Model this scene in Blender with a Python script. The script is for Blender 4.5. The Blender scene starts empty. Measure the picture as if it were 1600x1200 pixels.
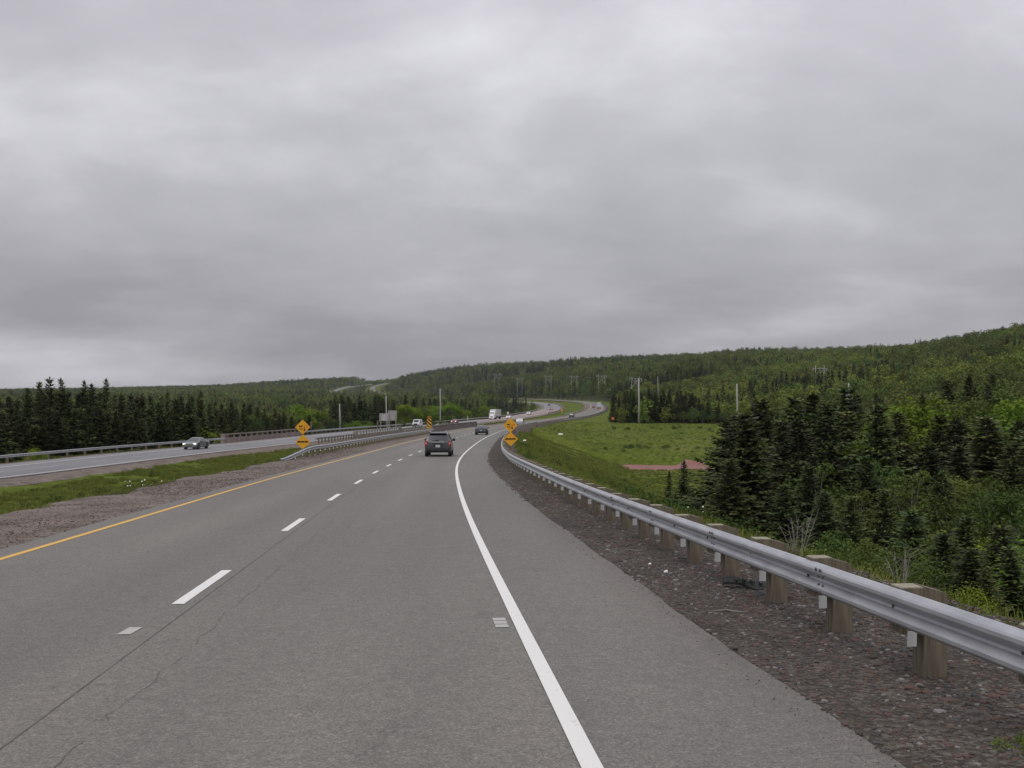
import bpy, math, random
import numpy as np
R = math.radians
scene = bpy.context.scene
COL = scene.collection
F_PX, HOR = 1700.0, 622.0            # focal length in photo pixels, eye-level row of the photo

# ------------------------------------------------------------------ camera
cam_d = bpy.data.cameras.new("camera"); cam = bpy.data.objects.new("camera", cam_d); COL.objects.link(cam)
cam_d.sensor_width = 36.0; cam_d.lens = 36.0 * F_PX / 1600.0
cam_d.clip_start = 0.1; cam_d.clip_end = 20000
cam.location = (0, 0, 0); cam.rotation_euler = (R(90), 0, 0)
cam_d.shift_y = (HOR - 600.0) / 1600.0
scene.camera = cam
# ------------------------------------------------------------------ world: overcast sky
SUN_EL, SUN_AZ = 52.0, 205.0        # high veiled sun behind the camera
def build_world():
    w = bpy.data.worlds.new("World"); scene.world = w; w.use_nodes = True
    nt = w.node_tree; n = nt.nodes; l = nt.links
    for x in list(n): n.remove(x)
    out = n.new("ShaderNodeOutputWorld"); bg = n.new("ShaderNodeBackground")
    bg.inputs[1].default_value = 0.1; l.new(bg.outputs[0], out.inputs[0])
    sky = n.new("ShaderNodeTexSky"); sky.sky_type = 'NISHITA'; sky.sun_disc = False
    sky.sun_elevation = R(SUN_EL); sky.sun_rotation = R(SUN_AZ)
    tc = n.new("ShaderNodeTexCoord"); sep = n.new("ShaderNodeSeparateXYZ"); l.new(tc.outputs['Generated'], sep.inputs[0])
    def m(op, a, b=None, clamp=False):
        k = n.new("ShaderNodeMath"); k.operation = op; k.use_clamp = clamp
        for i, v in enumerate((a, b)):
            if v is None: continue
            if isinstance(v, (int, float)): k.inputs[i].default_value = v
            else: l.new(v, k.inputs[i])
        return k.outputs[0]
    zc = m('MAXIMUM', sep.outputs[2], 0.0)
    den = m('ADD', zc, 0.27)
    px = m('DIVIDE', sep.outputs[0], den); py = m('DIVIDE', sep.outputs[1], den)
    cmb = n.new("ShaderNodeCombineXYZ"); l.new(px, cmb.inputs[0]); l.new(py, cmb.inputs[1]); cmb.inputs[2].default_value = 3.7
    def noise(scale, det, rough, dist, off):
        mp = n.new("ShaderNodeMapping"); mp.inputs['Location'].default_value = off; l.new(cmb.outputs[0], mp.inputs[0])
        t = n.new("ShaderNodeTexNoise"); t.inputs['Scale'].default_value = scale; t.inputs['Detail'].default_value = det
        t.inputs['Roughness'].default_value = rough; t.inputs['Distortion'].default_value = dist
        l.new(mp.outputs[0], t.inputs['Vector']); return t.outputs[0]
    a = noise(1.05, 6, 0.50, 0.2, (11.3, 4.2, 0.0)); b = noise(3.2, 8, 0.58, 0.25, (7.1, 3.2, 1.0)); c = noise(0.45, 2, 0.5, 0.0, (1.0, 3.0, 2.0))
    lump = m('ABSOLUTE', m('SUBTRACT', noise(2.0, 6, 0.52, 0.2, (3.1, 8.5, 4.0)), 0.5)); lump = m('SUBTRACT', 0.5, m('MULTIPLY', lump, 1.0))
    mix = m('ADD', m('ADD', m('MULTIPLY', a, 0.49), m('MULTIPLY', b, 0.13)), m('ADD', m('MULTIPLY', c, 0.24), m('MULTIPLY', lump, 0.16)))
    ramp = n.new("ShaderNodeValToRGB")
    e = ramp.color_ramp.elements
    e[0].position = 0.40; e[0].color = (0.66, 0.650, 0.705, 1)
    e[1].position = 0.645; e[1].color = (1.32, 1.31, 1.39, 1)
    x = e.new(0.515); x.color = (0.87, 0.858, 0.922, 1)
    az = m('ARCTAN2', sep.outputs[0], sep.outputs[1]); cb = n.new("ShaderNodeCombineXYZ"); l.new(m('MULTIPLY', az, 2.2), cb.inputs[0]); l.new(m('MULTIPLY', zc, 17.0), cb.inputs[1])
    tb = n.new("ShaderNodeTexNoise"); tb.inputs['Scale'].default_value = 1.0; tb.inputs['Detail'].default_value = 5; tb.inputs['Roughness'].default_value = 0.5; l.new(cb.outputs[0], tb.inputs['Vector'])
    band = m('MULTIPLY', m('SUBTRACT', tb.outputs[0], 0.47), m('MULTIPLY', m('SUBTRACT', 0.15, zc, True), 16.0)); band = m('MAXIMUM', band, -0.10)
    l.new(m('ADD', mix, m('MULTIPLY', band, 0.30)), ramp.inputs[0])
    # overcast luminance: the zenith is about three times as bright as the horizon
    lum = m('MULTIPLY', m('ADD', m('MULTIPLY', zc, 2.2), 1.0), 4.15)
    mul = n.new("ShaderNodeVectorMath"); mul.operation = 'SCALE'; l.new(ramp.outputs[0], mul.inputs[0]); l.new(lum, mul.inputs['Scale'])
    mx = n.new("ShaderNodeMix"); mx.data_type = 'RGBA'; mx.inputs[0].default_value = 0.04
    l.new(mul.outputs[0], mx.inputs[6]); l.new(sky.outputs[0], mx.inputs[7]); l.new(mx.outputs[2], bg.inputs[0])
build_world()
sl = bpy.data.lights.new("sun", 'SUN'); sl.energy = 0.9; sl.angle = R(24); sl.color = (1.0, 0.96, 0.9)
sun = bpy.data.objects.new("sun", sl); COL.objects.link(sun)
from mathutils import Vector, Matrix
_az = R(SUN_AZ); sdir = Vector((math.sin(_az) * math.cos(R(SUN_EL)), math.cos(_az) * math.cos(R(SUN_EL)), math.sin(R(SUN_EL))))
sun.rotation_euler = sdir.to_track_quat('Z', 'Y').to_euler()
scene.view_settings.view_transform = 'Standard'; scene.view_settings.look = 'None'
scene.view_settings.exposure = 0.0; scene.view_settings.gamma = 1.0
scene.cycles.max_bounces = 5; scene.cycles.diffuse_bounces = 3; scene.cycles.glossy_bounces = 2
scene.cycles.transmission_bounces = 2; scene.cycles.volume_bounces = 0; scene.cycles.transparent_max_bounces = 4

# ------------------------------------------------------------------ helpers
def link(o, parent=None):
    COL.objects.link(o)
    if parent is not None: o.parent = parent
    return o
def tag(o, label=None, cat=None, group=None, kind=None):
    if label: o['label'] = label
    if cat: o['category'] = cat
    if group: o['group'] = group
    if kind: o['kind'] = kind
    return o
def thing(name, label, cat, loc=(0, 0, 0), rotz=0.0, group=None):
    o = bpy.data.objects.new(name, None); o.empty_display_size = 0.3
    o.location = loc; o.rotation_euler = (0, 0, rotz); link(o)
    return tag(o, label, cat, group)
class MB:
    def __init__(s): s.v = []; s.f = []; s.m = None; s.tint = None
    def box(s, c, d, rz=0.0, taper=1.0, tilt=0.0):
        hx, hy, hz = d[0] / 2, d[1] / 2, d[2] / 2; b = len(s.v); cr, sr = math.cos(rz), math.sin(rz)
        for z in (-1, 1):
            k = taper if z > 0 else 1.0
            for x, y in ((-1, -1), (1, -1), (1, 1), (-1, 1)):
                X, Y = x * hx * k, y * hy * k
                s.v.append((c[0] + X * cr - Y * sr, c[1] + X * sr + Y * cr, c[2] + z * hz))
        for q in ((0, 3, 2, 1), (4, 5, 6, 7), (0, 1, 5, 4), (1, 2, 6, 5), (2, 3, 7, 6), (3, 0, 4, 7)):
            s.f.append(tuple(b + i for i in q))
        return s
    def tube(s, pts, radii, n=6, cap=True):
        b = len(s.v); P = [Vector(p) for p in pts]
        if isinstance(radii, (int, float)): radii = [radii] * len(P)
        for i, p in enumerate(P):
            t = (P[min(i + 1, len(P) - 1)] - P[max(i - 1, 0)]).normalized()
            a = t.orthogonal().normalized() if abs(t.z) < 0.95 else Vector((1, 0, 0)); a = (a - t * a.dot(t)).normalized(); c = t.cross(a)
            for k in range(n):
                an = 2 * math.pi * k / n; s.v.append(tuple(p + (a * math.cos(an) + c * math.sin(an)) * radii[i]))
        for i in range(len(P) - 1):
            for k in range(n):
                s.f.append((b + i * n + k, b + i * n + (k + 1) % n, b + (i + 1) * n + (k + 1) % n, b + (i + 1) * n + k))
        if cap:
            s.f.append(tuple(b + k for k in reversed(range(n)))); s.f.append(tuple(b + (len(P) - 1) * n + k for k in range(n)))
        return s
    def disc(s, c, r, axis, th, n=16):
        a = Vector(axis).normalized(); p = Vector(c)
        return s.tube([p - a * th / 2, p + a * th / 2], r, n)
    def poly(s, pts):
        b = len(s.v); s.v += [tuple(p) for p in pts]; s.f.append(tuple(range(b, b + len(pts)))); return s
    def prism(s, pts, off):
        b = len(s.v); n = len(pts); o = Vector(off)
        s.v += [tuple(p) for p in pts] + [tuple(Vector(p) + o) for p in pts]
        s.f.append(tuple(b + i for i in range(n))); s.f.append(tuple(b + n + i for i in reversed(range(n))))
        for i in range(n): s.f.append((b + i, b + n + i, b + n + (i + 1) % n, b + (i + 1) % n))
        return s
    def mesh(s, name, mat, smooth=False):
        me = bpy.data.meshes.new(name); me.from_pydata(s.v, [], s.f); me.materials.append(mat)
        if s.tint is not None:
            a = me.attributes.new("tint", 'FLOAT', 'POINT'); a.data.foreach_set("value", s.tint)
        if smooth: me.polygons.foreach_set("use_smooth", [True] * len(me.polygons))
        me.update(); return me
    def build(s, name, mat, parent=None, smooth=False, bevel=0.0):
        o = bpy.data.objects.new(name, s.mesh(name, mat, smooth)); link(o, parent)
        if bevel:
            b = o.modifiers.new("bevel", 'BEVEL'); b.width = bevel; b.segments = 2; b.limit_method = 'ANGLE'
        return o
def inst(name, me, parent=None, loc=(0, 0, 0), rot=(0, 0, 0), sc=(1, 1, 1)):
    o = bpy.data.objects.new(name, me); o.location = loc; o.rotation_euler = rot; o.scale = sc; return link(o, parent)
# ------------------------------------------------------------------ materials
def mat(name, col, rough=0.6, metal=0.0, spec=0.5):
    m = bpy.data.materials.new(name); m.use_nodes = True; b = m.node_tree.nodes["Principled BSDF"]
    b.inputs['Base Color'].default_value = (*col, 1); b.inputs['Roughness'].default_value = rough
    b.inputs['Metallic'].default_value = metal; b.inputs['Specular IOR Level'].default_value = spec
    return m
def nodes(m): return m.node_tree.nodes, m.node_tree.links, m.node_tree.nodes["Principled BSDF"]
def tex_noise(m, scale, det=6, rough=0.6, coord='Object', vscale=None, dist=0.0):
    n, l, b = nodes(m); tc = n.new("ShaderNodeTexCoord"); v = tc.outputs[coord]
    if vscale:
        mp = n.new("ShaderNodeMapping"); mp.inputs['Scale'].default_value = vscale; l.new(v, mp.inputs[0]); v = mp.outputs[0]
    t = n.new("ShaderNodeTexNoise"); t.inputs['Scale'].default_value = scale; t.inputs['Detail'].default_value = det
    t.inputs['Roughness'].default_value = rough; t.inputs['Distortion'].default_value = dist; l.new(v, t.inputs['Vector']); return t.outputs[0]
def ramp(m, fac, stops):
    n, l, b = nodes(m); r = n.new("ShaderNodeValToRGB"); l.new(fac, r.inputs[0]); e = r.color_ramp.elements
    e[0].position, e[0].color = stops[0][0], (*stops[0][1], 1); e[1].position, e[1].color = stops[-1][0], (*stops[-1][1], 1)
    for p, c in stops[1:-1]: x = e.new(p); x.color = (*c, 1)
    return r.outputs[0]
def mixc(m, fac, a, b_, blend='MIX'):
    n, l, b = nodes(m); k = n.new("ShaderNodeMix"); k.data_type = 'RGBA'; k.blend_type = blend
    for i, v in ((0, fac), (6, a), (7, b_)):
        if isinstance(v, (int, float)): k.inputs[i].default_value = v
        elif isinstance(v, tuple): k.inputs[i].default_value = (*v, 1)
        else: l.new(v, k.inputs[i])
    return k.outputs[2]
def maths(m, op, a, b_, clamp=False):
    n, l, b = nodes(m); k = n.new("ShaderNodeMath"); k.operation = op; k.use_clamp = clamp
    for i, v in enumerate((a, b_)):
        if isinstance(v, (int, float)): k.inputs[i].default_value = v
        else: l.new(v, k.inputs[i])
    return k.outputs[0]
def setc(m, c): n, l, b = nodes(m); l.new(c, b.inputs['Base Color'])
def bump(m, h, strength=0.3, dist=0.02):
    n, l, b = nodes(m); k = n.new("ShaderNodeBump"); k.inputs['Strength'].default_value = strength; k.inputs['Distance'].default_value = dist
    l.new(h, k.inputs['Height']); l.new(k.outputs[0], b.inputs['Normal'])
def noisy(name, c0, c1, scale, rough=0.6, metal=0.0, vscale=None, bmp=0.0, lo=0.35, hi=0.65, spec=0.5):
    m = mat(name, c0, rough, metal, spec); f = tex_noise(m, scale, vscale=vscale)
    setc(m, ramp(m, f, [(lo, c0), (hi, c1)]))
    if bmp: bump(m, f, bmp)
    return m
def asphalt(name, base, warm):
    m = mat(name, base, 0.72, 0, 0.45)
    fine = tex_noise(m, 60, 4, 0.75); mid = tex_noise(m, 9, 5, 0.6); agg = tex_noise(m, 26, 3, 0.8); big = tex_noise(m, 0.35, 4, 0.55, vscale=(1, 0.12, 1))
    c = ramp(m, fine, [(0.30, tuple(x * 0.50 for x in base)), (0.5, base), (0.72, tuple(x * 1.75 for x in warm))])
    c = mixc(m, 1.0, c, ramp(m, mid, [(0.3, (0.86, 0.86, 0.86)), (0.7, (1.12, 1.12, 1.12))]), 'MULTIPLY')
    c = mixc(m, 1.0, c, ramp(m, agg, [(0.32, (0.76, 0.76, 0.76)), (0.5, (1, 1, 1)), (0.68, (1.29, 1.28, 1.25))]), 'MULTIPLY')
    c = mixc(m, 1.0, c, ramp(m, big, [(0.3, (0.86, 0.86, 0.87)), (0.7, (1.12, 1.11, 1.09))]), 'MULTIPLY')
    n, l, b_ = nodes(m); at_ = n.new("ShaderNodeAttribute"); at_.attribute_name = "tint"
    u_ = maths(m, 'MULTIPLY', maths(m, 'ADD', at_.outputs['Fac'], 10.0), 1 / 12.0)
    def g(s_): return (s_ + 10.0) / 12.0
    k0, k1 = (1.05, 1.04, 1.03), (0.91, 0.91, 0.915)
    w = ramp(m, u_, [(g(-7.95), k0), (g(-6.45), k1), (g(-5.55), k0), (g(-4.6), k1), (g(-3.7), k0), (g(-2.75), k1), (g(-1.85), (1.02, 1.02, 1.02)), (g(-0.95), k1), (g(-0.2), k0), (g(0.9), (1.06, 1.05, 1.03)), (g(1.55), (0.98, 0.95, 0.92)), (g(1.9), (0.82, 0.77, 0.73))])
    wob = tex_noise(m, 0.8, 4, 0.6, vscale=(1, 0.15, 1)); c = mixc(m, ramp(m, wob, [(0.25, (0.35, 0.35, 0.35)), (0.7, (1, 1, 1))]), c, mixc(m, 1.0, c, w, 'MULTIPLY'))
    stn = tex_noise(m, 1.7, 6, 0.7, vscale=(1, 0.35, 1)); c = mixc(m, 1.0, c, ramp(m, stn, [(0.28, (0.80, 0.80, 0.81)), (0.42, (1, 1, 1)), (0.66, (1, 1, 1)), (0.80, (1.13, 1.11, 1.08))]), 'MULTIPLY')
    setc(m, c); bump(m, fine, 0.45, 0.006); return m
M = {}
M['asphalt'] = asphalt('asphalt', (0.143, 0.135, 0.121), (0.158, 0.147, 0.128))
M['asphalt_shoulder'] = asphalt('asphalt_shoulder', (0.134, 0.127, 0.116), (0.149, 0.139, 0.124))
M['asphalt_old'] = asphalt('asphalt_old', (0.175, 0.174, 0.182), (0.185, 0.182, 0.182))
M['asphalt_pink'] = asphalt('asphalt_pink', (0.25, 0.195, 0.18), (0.27, 0.21, 0.19))
def paint(name, col, worn):
    m = mat(name, col, 0.55); f = tex_noise(m, 14, 6, 0.7); setc(m, ramp(m, f, [(0.27, worn), (0.40, col)])); return m
M['white_paint'] = paint('white_paint', (0.74, 0.73, 0.69), (0.42, 0.41, 0.38))
M['yellow_paint'] = paint('yellow_paint', (0.70, 0.40, 0.055), (0.42, 0.27, 0.08))
M['worn_paint'] = paint('worn_paint', (0.42, 0.41, 0.385), (0.18, 0.17, 0.16))
M['crack'] = mat('crack', (0.088, 0.083, 0.076), 0.9)
M['joint'] = noisy('joint', (0.088, 0.084, 0.077), (0.15, 0.143, 0.130), 5, 0.9)
def gravel(name, a, b_, c_, d_):
    m = mat(name, a, 0.95, 0, 0.2); n, l, bs = nodes(m); tc = n.new("ShaderNodeTexCoord")
    v = n.new("ShaderNodeTexVoronoi"); v.inputs['Scale'].default_value = 26; l.new(tc.outputs['Object'], v.inputs['Vector'])
    sp = n.new("ShaderNodeSeparateColor"); l.new(v.outputs['Color'], sp.inputs[0])
    c = ramp(m, sp.outputs[0], [(0.0, a), (0.35, b_), (0.7, c_), (1.0, d_)])
    big = tex_noise(m, 0.9, 5, 0.6); fine = tex_noise(m, 90, 3, 0.7)
    c = mixc(m, 1.0, c, ramp(m, big, [(0.28, (0.52, 0.50, 0.47)), (0.5, (0.95, 0.94, 0.93)), (0.72, (1.25, 1.24, 1.23))]), 'MULTIPLY')
    c = mixc(m, 1.0, c, ramp(m, fine, [(0.25, (0.6, 0.6, 0.6)), (0.75, (1.35, 1.35, 1.35))]), 'MULTIPLY')
    setc(m, c); bump(m, v.outputs['Distance'], 0.6, 0.02); return m
M['gravel'] = gravel('gravel', (0.038, 0.032, 0.026), (0.064, 0.054, 0.045), (0.094, 0.080, 0.068), (0.140, 0.126, 0.111))
M['gravel_pale'] = gravel('gravel_pale', (0.114, 0.093, 0.079), (0.154, 0.127, 0.109), (0.194, 0.160, 0.138), (0.25, 0.212, 0.186))
M['stone'] = [noisy('stone_grey', (0.05, 0.05, 0.052), (0.105, 0.102, 0.10), 9, 0.9), noisy('stone_red', (0.075, 0.046, 0.038), (0.13, 0.078, 0.064), 9, 0.9),
              noisy('stone_brown', (0.045, 0.036, 0.030), (0.092, 0.075, 0.063), 9, 0.9), noisy('stone_pale', (0.16, 0.152, 0.144), (0.25, 0.235, 0.22), 9, 0.9)]
M['red_dirt'] = noisy('red_dirt', (0.19, 0.085, 0.07), (0.27, 0.13, 0.11), 1.2, 0.95, bmp=0.3)
def ground_mat():
    m = mat('grass_ground', (0.06, 0.09, 0.02), 0.95, 0, 0.05); n, l, b = nodes(m)
    a = tex_noise(m, 0.06, 8, 0.7); c2 = tex_noise(m, 0.9, 6, 0.65); c3 = tex_noise(m, 9, 4, 0.7)
    g = ramp(m, a, [(0.30, (0.064, 0.093, 0.011)), (0.5, (0.094, 0.127, 0.017)), (0.70, (0.130, 0.140, 0.032))])
    g = mixc(m, 1.0, g, ramp(m, c2, [(0.3, (0.62, 0.62, 0.6)), (0.7, (1.3, 1.28, 1.2))]), 'MULTIPLY')
    g = mixc(m, 1.0, g, ramp(m, c3, [(0.3, (0.75, 0.75, 0.75)), (0.7, (1.25, 1.25, 1.25))]), 'MULTIPLY')
    dry = ramp(m, c2, [(0.56, (0, 0, 0)), (0.72, (1, 1, 1))])
    g = mixc(m, maths(m, 'MULTIPLY', dry, 0.6), g, (0.165, 0.135, 0.075))
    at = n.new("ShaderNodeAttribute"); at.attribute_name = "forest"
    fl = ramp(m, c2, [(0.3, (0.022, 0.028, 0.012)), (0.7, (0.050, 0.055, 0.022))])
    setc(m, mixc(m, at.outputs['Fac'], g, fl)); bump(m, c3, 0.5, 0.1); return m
M['ground'] = ground_mat()
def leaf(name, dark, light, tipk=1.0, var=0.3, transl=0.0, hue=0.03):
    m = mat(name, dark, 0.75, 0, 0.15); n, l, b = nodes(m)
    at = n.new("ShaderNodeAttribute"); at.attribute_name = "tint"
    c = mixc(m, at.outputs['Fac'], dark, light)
    oi = n.new("ShaderNodeObjectInfo"); h = n.new("ShaderNodeHueSaturation"); l.new(c, h.inputs['Color'])
    mr = n.new("ShaderNodeMapRange"); mr.inputs[3].default_value = 1 - var; mr.inputs[4].default_value = 1 + var; l.new(oi.outputs['Random'], mr.inputs[0]); l.new(mr.outputs[0], h.inputs['Value'])
    k = maths(m, 'FRACT', maths(m, 'MULTIPLY', oi.outputs['Random'], 7.31), 0.0)
    mh = n.new("ShaderNodeMapRange"); mh.inputs[3].default_value = 0.5 - hue; mh.inputs[4].default_value = 0.5 + hue * 0.6; l.new(k, mh.inputs[0]); l.new(mh.outputs[0], h.inputs['Hue'])
    l.new(h.outputs[0], b.inputs['Base Color'])
    if transl:
        t = n.new("ShaderNodeBsdfTranslucent"); l.new(h.outputs[0], t.inputs[0]); ms = n.new("ShaderNodeMixShader"); ms.inputs[0].default_value = transl
        o = [x for x in n if x.type == 'OUTPUT_MATERIAL'][0]; l.new(b.outputs[0], ms.inputs[1]); l.new(t.outputs[0], ms.inputs[2]); l.new(ms.outputs[0], o.inputs[0])
    return m
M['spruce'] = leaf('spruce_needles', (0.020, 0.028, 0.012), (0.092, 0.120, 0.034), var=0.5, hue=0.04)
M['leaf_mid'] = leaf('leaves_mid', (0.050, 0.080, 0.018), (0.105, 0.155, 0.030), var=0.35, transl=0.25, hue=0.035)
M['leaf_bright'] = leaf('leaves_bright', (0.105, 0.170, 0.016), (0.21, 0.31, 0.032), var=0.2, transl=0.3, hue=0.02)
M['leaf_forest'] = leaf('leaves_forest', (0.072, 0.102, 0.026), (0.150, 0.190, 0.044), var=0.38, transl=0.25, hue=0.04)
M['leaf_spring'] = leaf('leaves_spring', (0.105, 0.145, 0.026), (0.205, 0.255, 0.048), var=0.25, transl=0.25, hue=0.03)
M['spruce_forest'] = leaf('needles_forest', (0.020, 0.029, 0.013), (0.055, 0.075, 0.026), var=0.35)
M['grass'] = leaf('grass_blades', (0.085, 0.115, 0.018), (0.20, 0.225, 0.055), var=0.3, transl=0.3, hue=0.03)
M['flower'] = mat('flower_white', (0.7, 0.7, 0.66), 0.8)
M['bark'] = noisy('bark', (0.045, 0.036, 0.028), (0.10, 0.085, 0.07), 6, 0.95, vscale=(1, 1, 0.2), bmp=0.4)
M['bark_pale'] = noisy('bark_pale', (0.065, 0.06, 0.053), (0.15, 0.14, 0.125), 5, 0.9, vscale=(1, 1, 0.3))
M['dry_twig'] = noisy('dry_twig', (0.16, 0.148, 0.125), (0.28, 0.265, 0.23), 8, 0.9)
M['galv'] = noisy('galvanised_steel', (0.34, 0.35, 0.37), (0.45, 0.46, 0.48), 5.0, 0.50, 0.5, vscale=(1, 0.4, 2), bmp=0.02)
M['bolt'] = mat('bolt_steel', (0.10, 0.095, 0.09), 0.6, 0.6)
M['post_wood'] = noisy('treated_wood', (0.102, 0.084, 0.058), (0.180, 0.152, 0.110), 7, 0.9, vscale=(4, 4, 0.35), bmp=0.3)
M['post_top'] = noisy('weathered_end_grain', (0.22, 0.20, 0.14), (0.33, 0.31, 0.23), 12, 0.9)
M['tag'] = mat('reflective_tag', (0.62, 0.62, 0.60), 0.5)
M['pole_wood'] = noisy('pole_wood', (0.20, 0.185, 0.165), (0.33, 0.315, 0.29), 3, 0.9, vscale=(3, 3, 0.15))
M['pole_pale'] = noisy('pole_pale', (0.29, 0.28, 0.26), (0.40, 0.39, 0.365), 3, 0.9, vscale=(3, 3, 0.15))
M['concrete_pink'] = noisy('concrete_pink', (0.20, 0.155, 0.14), (0.28, 0.225, 0.20), 0.9, 0.9, vscale=(1, 1, 0.4), bmp=0.1)
M['concrete'] = noisy('concrete', (0.27, 0.26, 0.245), (0.38, 0.37, 0.35), 0.8, 0.9, vscale=(1, 1, 0.4), bmp=0.1)
M['concrete_dark'] = noisy('concrete_dark', (0.11, 0.085, 0.08), (0.18, 0.145, 0.13), 0.9, 0.9)
M['sign_yellow'] = noisy('sign_yellow', (0.72, 0.34, 0.012), (0.78, 0.39, 0.018), 2.5, 0.5)
M['sign_orange'] = mat('sign_orange', (0.68, 0.20, 0.03), 0.6)
M['sign_black'] = mat('sign_black', (0.014, 0.013, 0.012), 0.6)
M['sign_red'] = mat('sign_dark_red', (0.16, 0.02, 0.015), 0.6)
M['sign_back'] = noisy('sign_back', (0.40, 0.39, 0.40), (0.50, 0.49, 0.49), 1.5, 0.6)
M['sign_back_dark'] = noisy('sign_back_tan', (0.31, 0.29, 0.275), (0.40, 0.38, 0.36), 1.5, 0.6)
M['rubber'] = noisy('rubber', (0.012, 0.012, 0.012), (0.026, 0.026, 0.026), 12, 0.85)
M['rim'] = mat('rim_alloy', (0.35, 0.35, 0.36), 0.35, 0.8)
M['glass_dark'] = mat('tinted_glass', (0.016, 0.019, 0.025), 0.06, 0, 0.7)
M['glass_car'] = mat('car_glass', (0.05, 0.065, 0.065), 0.05, 0, 0.8)
M['plastic'] = mat('black_plastic', (0.022, 0.022, 0.024), 0.6)
M['chrome'] = mat('chrome', (0.6, 0.6, 0.6), 0.2, 0.9)
M['tail'] = mat('tail_light', (0.26, 0.02, 0.03), 0.25, 0, 0.6)
M['tail_lens'] = mat('tail_light_lens', (0.55, 0.20, 0.20), 0.2, 0, 0.6)
M['plate'] = mat('licence_plate', (0.45, 0.46, 0.48), 0.5)
def lamp_mat(name, col, e):
    m = mat(name, col, 0.2); n, l, b = nodes(m); b.inputs['Emission Color'].default_value = (*col, 1); b.inputs['Emission Strength'].default_value = e; return m
M['lamp_on'] = lamp_mat('headlight_lit', (1.0, 0.97, 0.88), 2.2)
M['lamp'] = mat('headlight', (0.55, 0.56, 0.56), 0.15)
def car_paint(name, c, metal=0.35, rough=0.32):
    m = mat(name, c, rough, metal); n, l, b = nodes(m); b.inputs['Coat Weight'].default_value = 0.6; b.inputs['Coat Roughness'].default_value = 0.08
    f = tex_noise(m, 4, 4, 0.6); setc(m, ramp(m, f, [(0.3, tuple(x * 0.88 for x in c)), (0.7, tuple(x * 1.06 for x in c))])); return m
M['p_grey'] = car_paint('paint_grey', (0.050, 0.053, 0.058)); M['p_navy'] = car_paint('paint_navy', (0.035, 0.045, 0.055)); M['p_silver'] = car_paint('paint_silver', (0.32, 0.34, 0.37), 0.5)
M['p_sage'] = car_paint('paint_sage_silver', (0.15, 0.17, 0.165), 0.4); M['p_white'] = car_paint('paint_white', (0.72, 0.73, 0.73), 0.0, 0.4); M['p_red'] = car_paint('paint_red', (0.22, 0.035, 0.04), 0.1)
M['p_black'] = car_paint('paint_black', (0.02, 0.02, 0.026)); M['trailer'] = noisy('trailer_skin', (0.45, 0.46, 0.48), (0.55, 0.56, 0.58), 0.8, 0.5)
M['litter'] = mat('litter_white', (0.75, 0.75, 0.74), 0.7)

# ------------------------------------------------------------------ road alignments (metres; Y is ahead, z = 0 is the eye)
def px(x, Y): return (x - 800.0) / F_PX * Y
def pz(y, Y): return (HOR - y) / F_PX * Y
def smooth_line(pts, sig):
    P = np.array(pts, float); Yd = np.arange(-120, 3101, 1.0); out = []
    for c in (1, 2):
        y, v = P[:, 0], P[:, c]; d = np.gradient(v, y)
        k = np.clip(np.searchsorted(y, Yd) - 1, 0, len(y) - 2); h = y[k + 1] - y[k]; t = (Yd - y[k]) / h
        tt = np.clip(t, 0, 1)
        val = (2*tt**3 - 3*tt**2 + 1) * v[k] + (tt**3 - 2*tt**2 + tt) * h * d[k] + (-2*tt**3 + 3*tt**2) * v[k + 1] + (tt**3 - tt**2) * h * d[k + 1]
        val = np.where(t < 0, v[0] + (Yd - y[0]) * d[0], val); val = np.where(t > 1, v[-1] + (Yd - y[-1]) * d[-1], val)
        r = int(sig * 3); ker = np.exp(-0.5 * (np.arange(-r, r + 1) / sig) ** 2); ker /= ker.sum()
        pad = np.concatenate([val[0] + d[0] * np.arange(-r, 0), val, val[-1] + d[-1] * np.arange(1, r + 1)])
        out.append(np.convolve(pad, ker, 'valid'))
    return Yd, out[0], out[1], np.gradient(out[0], Yd)
EBP = [(0, 0.95, -1.89), (6.16, .453, -2.094), (12.4, -.05, -2.305), (22.5, -.86, -2.647), (40.6, -2.05, -3.105), (59.4, -3.04, -3.67), (75, -3.48, -4.01)]
EBP += [(Y, px(x, Y), pz(y, Y)) for x, y, Y in ((735, 700, 95), (750, 689, 120), (767, 680, 158), (781.5, 674, 190), (821, 665.2, 262), (865, 657.5, 360), (902, 652.8, 445), (922, 648, 520),
        (939.5, 640.8, 640), (940.5, 638, 680), (940, 634, 740), (930, 629.5, 830), (910, 627, 900), (890, 626, 960), (850, 623.8, 1060), (800, 622.5, 1180), (722, 621, 1330),
        (660, 619, 1600), (615, 617, 1800), (592, 612, 2000), (584, 608, 2150), (590, 603, 2300), (604, 599.5, 2450), (618, 597.5, 2600), (630, 595, 2800), (640, 592, 3000))]
WBP = [(0, -44.5, -5.0), (40, -41, -5.4), (80, -37.6, -5.88), (118, -34.7, -6.08), (155, -31, -6.47), (183, -28.8, -6.67), (235, -25.3, -7.15), (290, -20.2, -7.76), (350, -12.5, -8.1), (440, -2.2, -8.6)]
WBP += [(Y, px(x, Y), pz(y, Y)) for x, y, Y in ((805, 654, 470), (830, 650, 520), (860, 644, 590), (872, 640, 640), (874.5, 637, 690), (870, 633.5, 740), (860, 630.5, 800), (845, 628.8, 850), (818, 627.4, 920),
        (740, 625, 1100), (660, 621, 1330), (600, 619, 1600), (560, 617.5, 1800), (523, 615, 2000), (533, 608.5, 2200), (551, 604, 2400), (574, 602, 2600), (591, 599, 2800), (600, 596, 3000))]
EB = smooth_line(EBP, 9.0); WB = smooth_line(WBP, 14.0)
def lx(L, Y): return np.interp(Y, L[0], L[1])
def lz(L, Y): return np.interp(Y, L[0], L[2])
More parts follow.
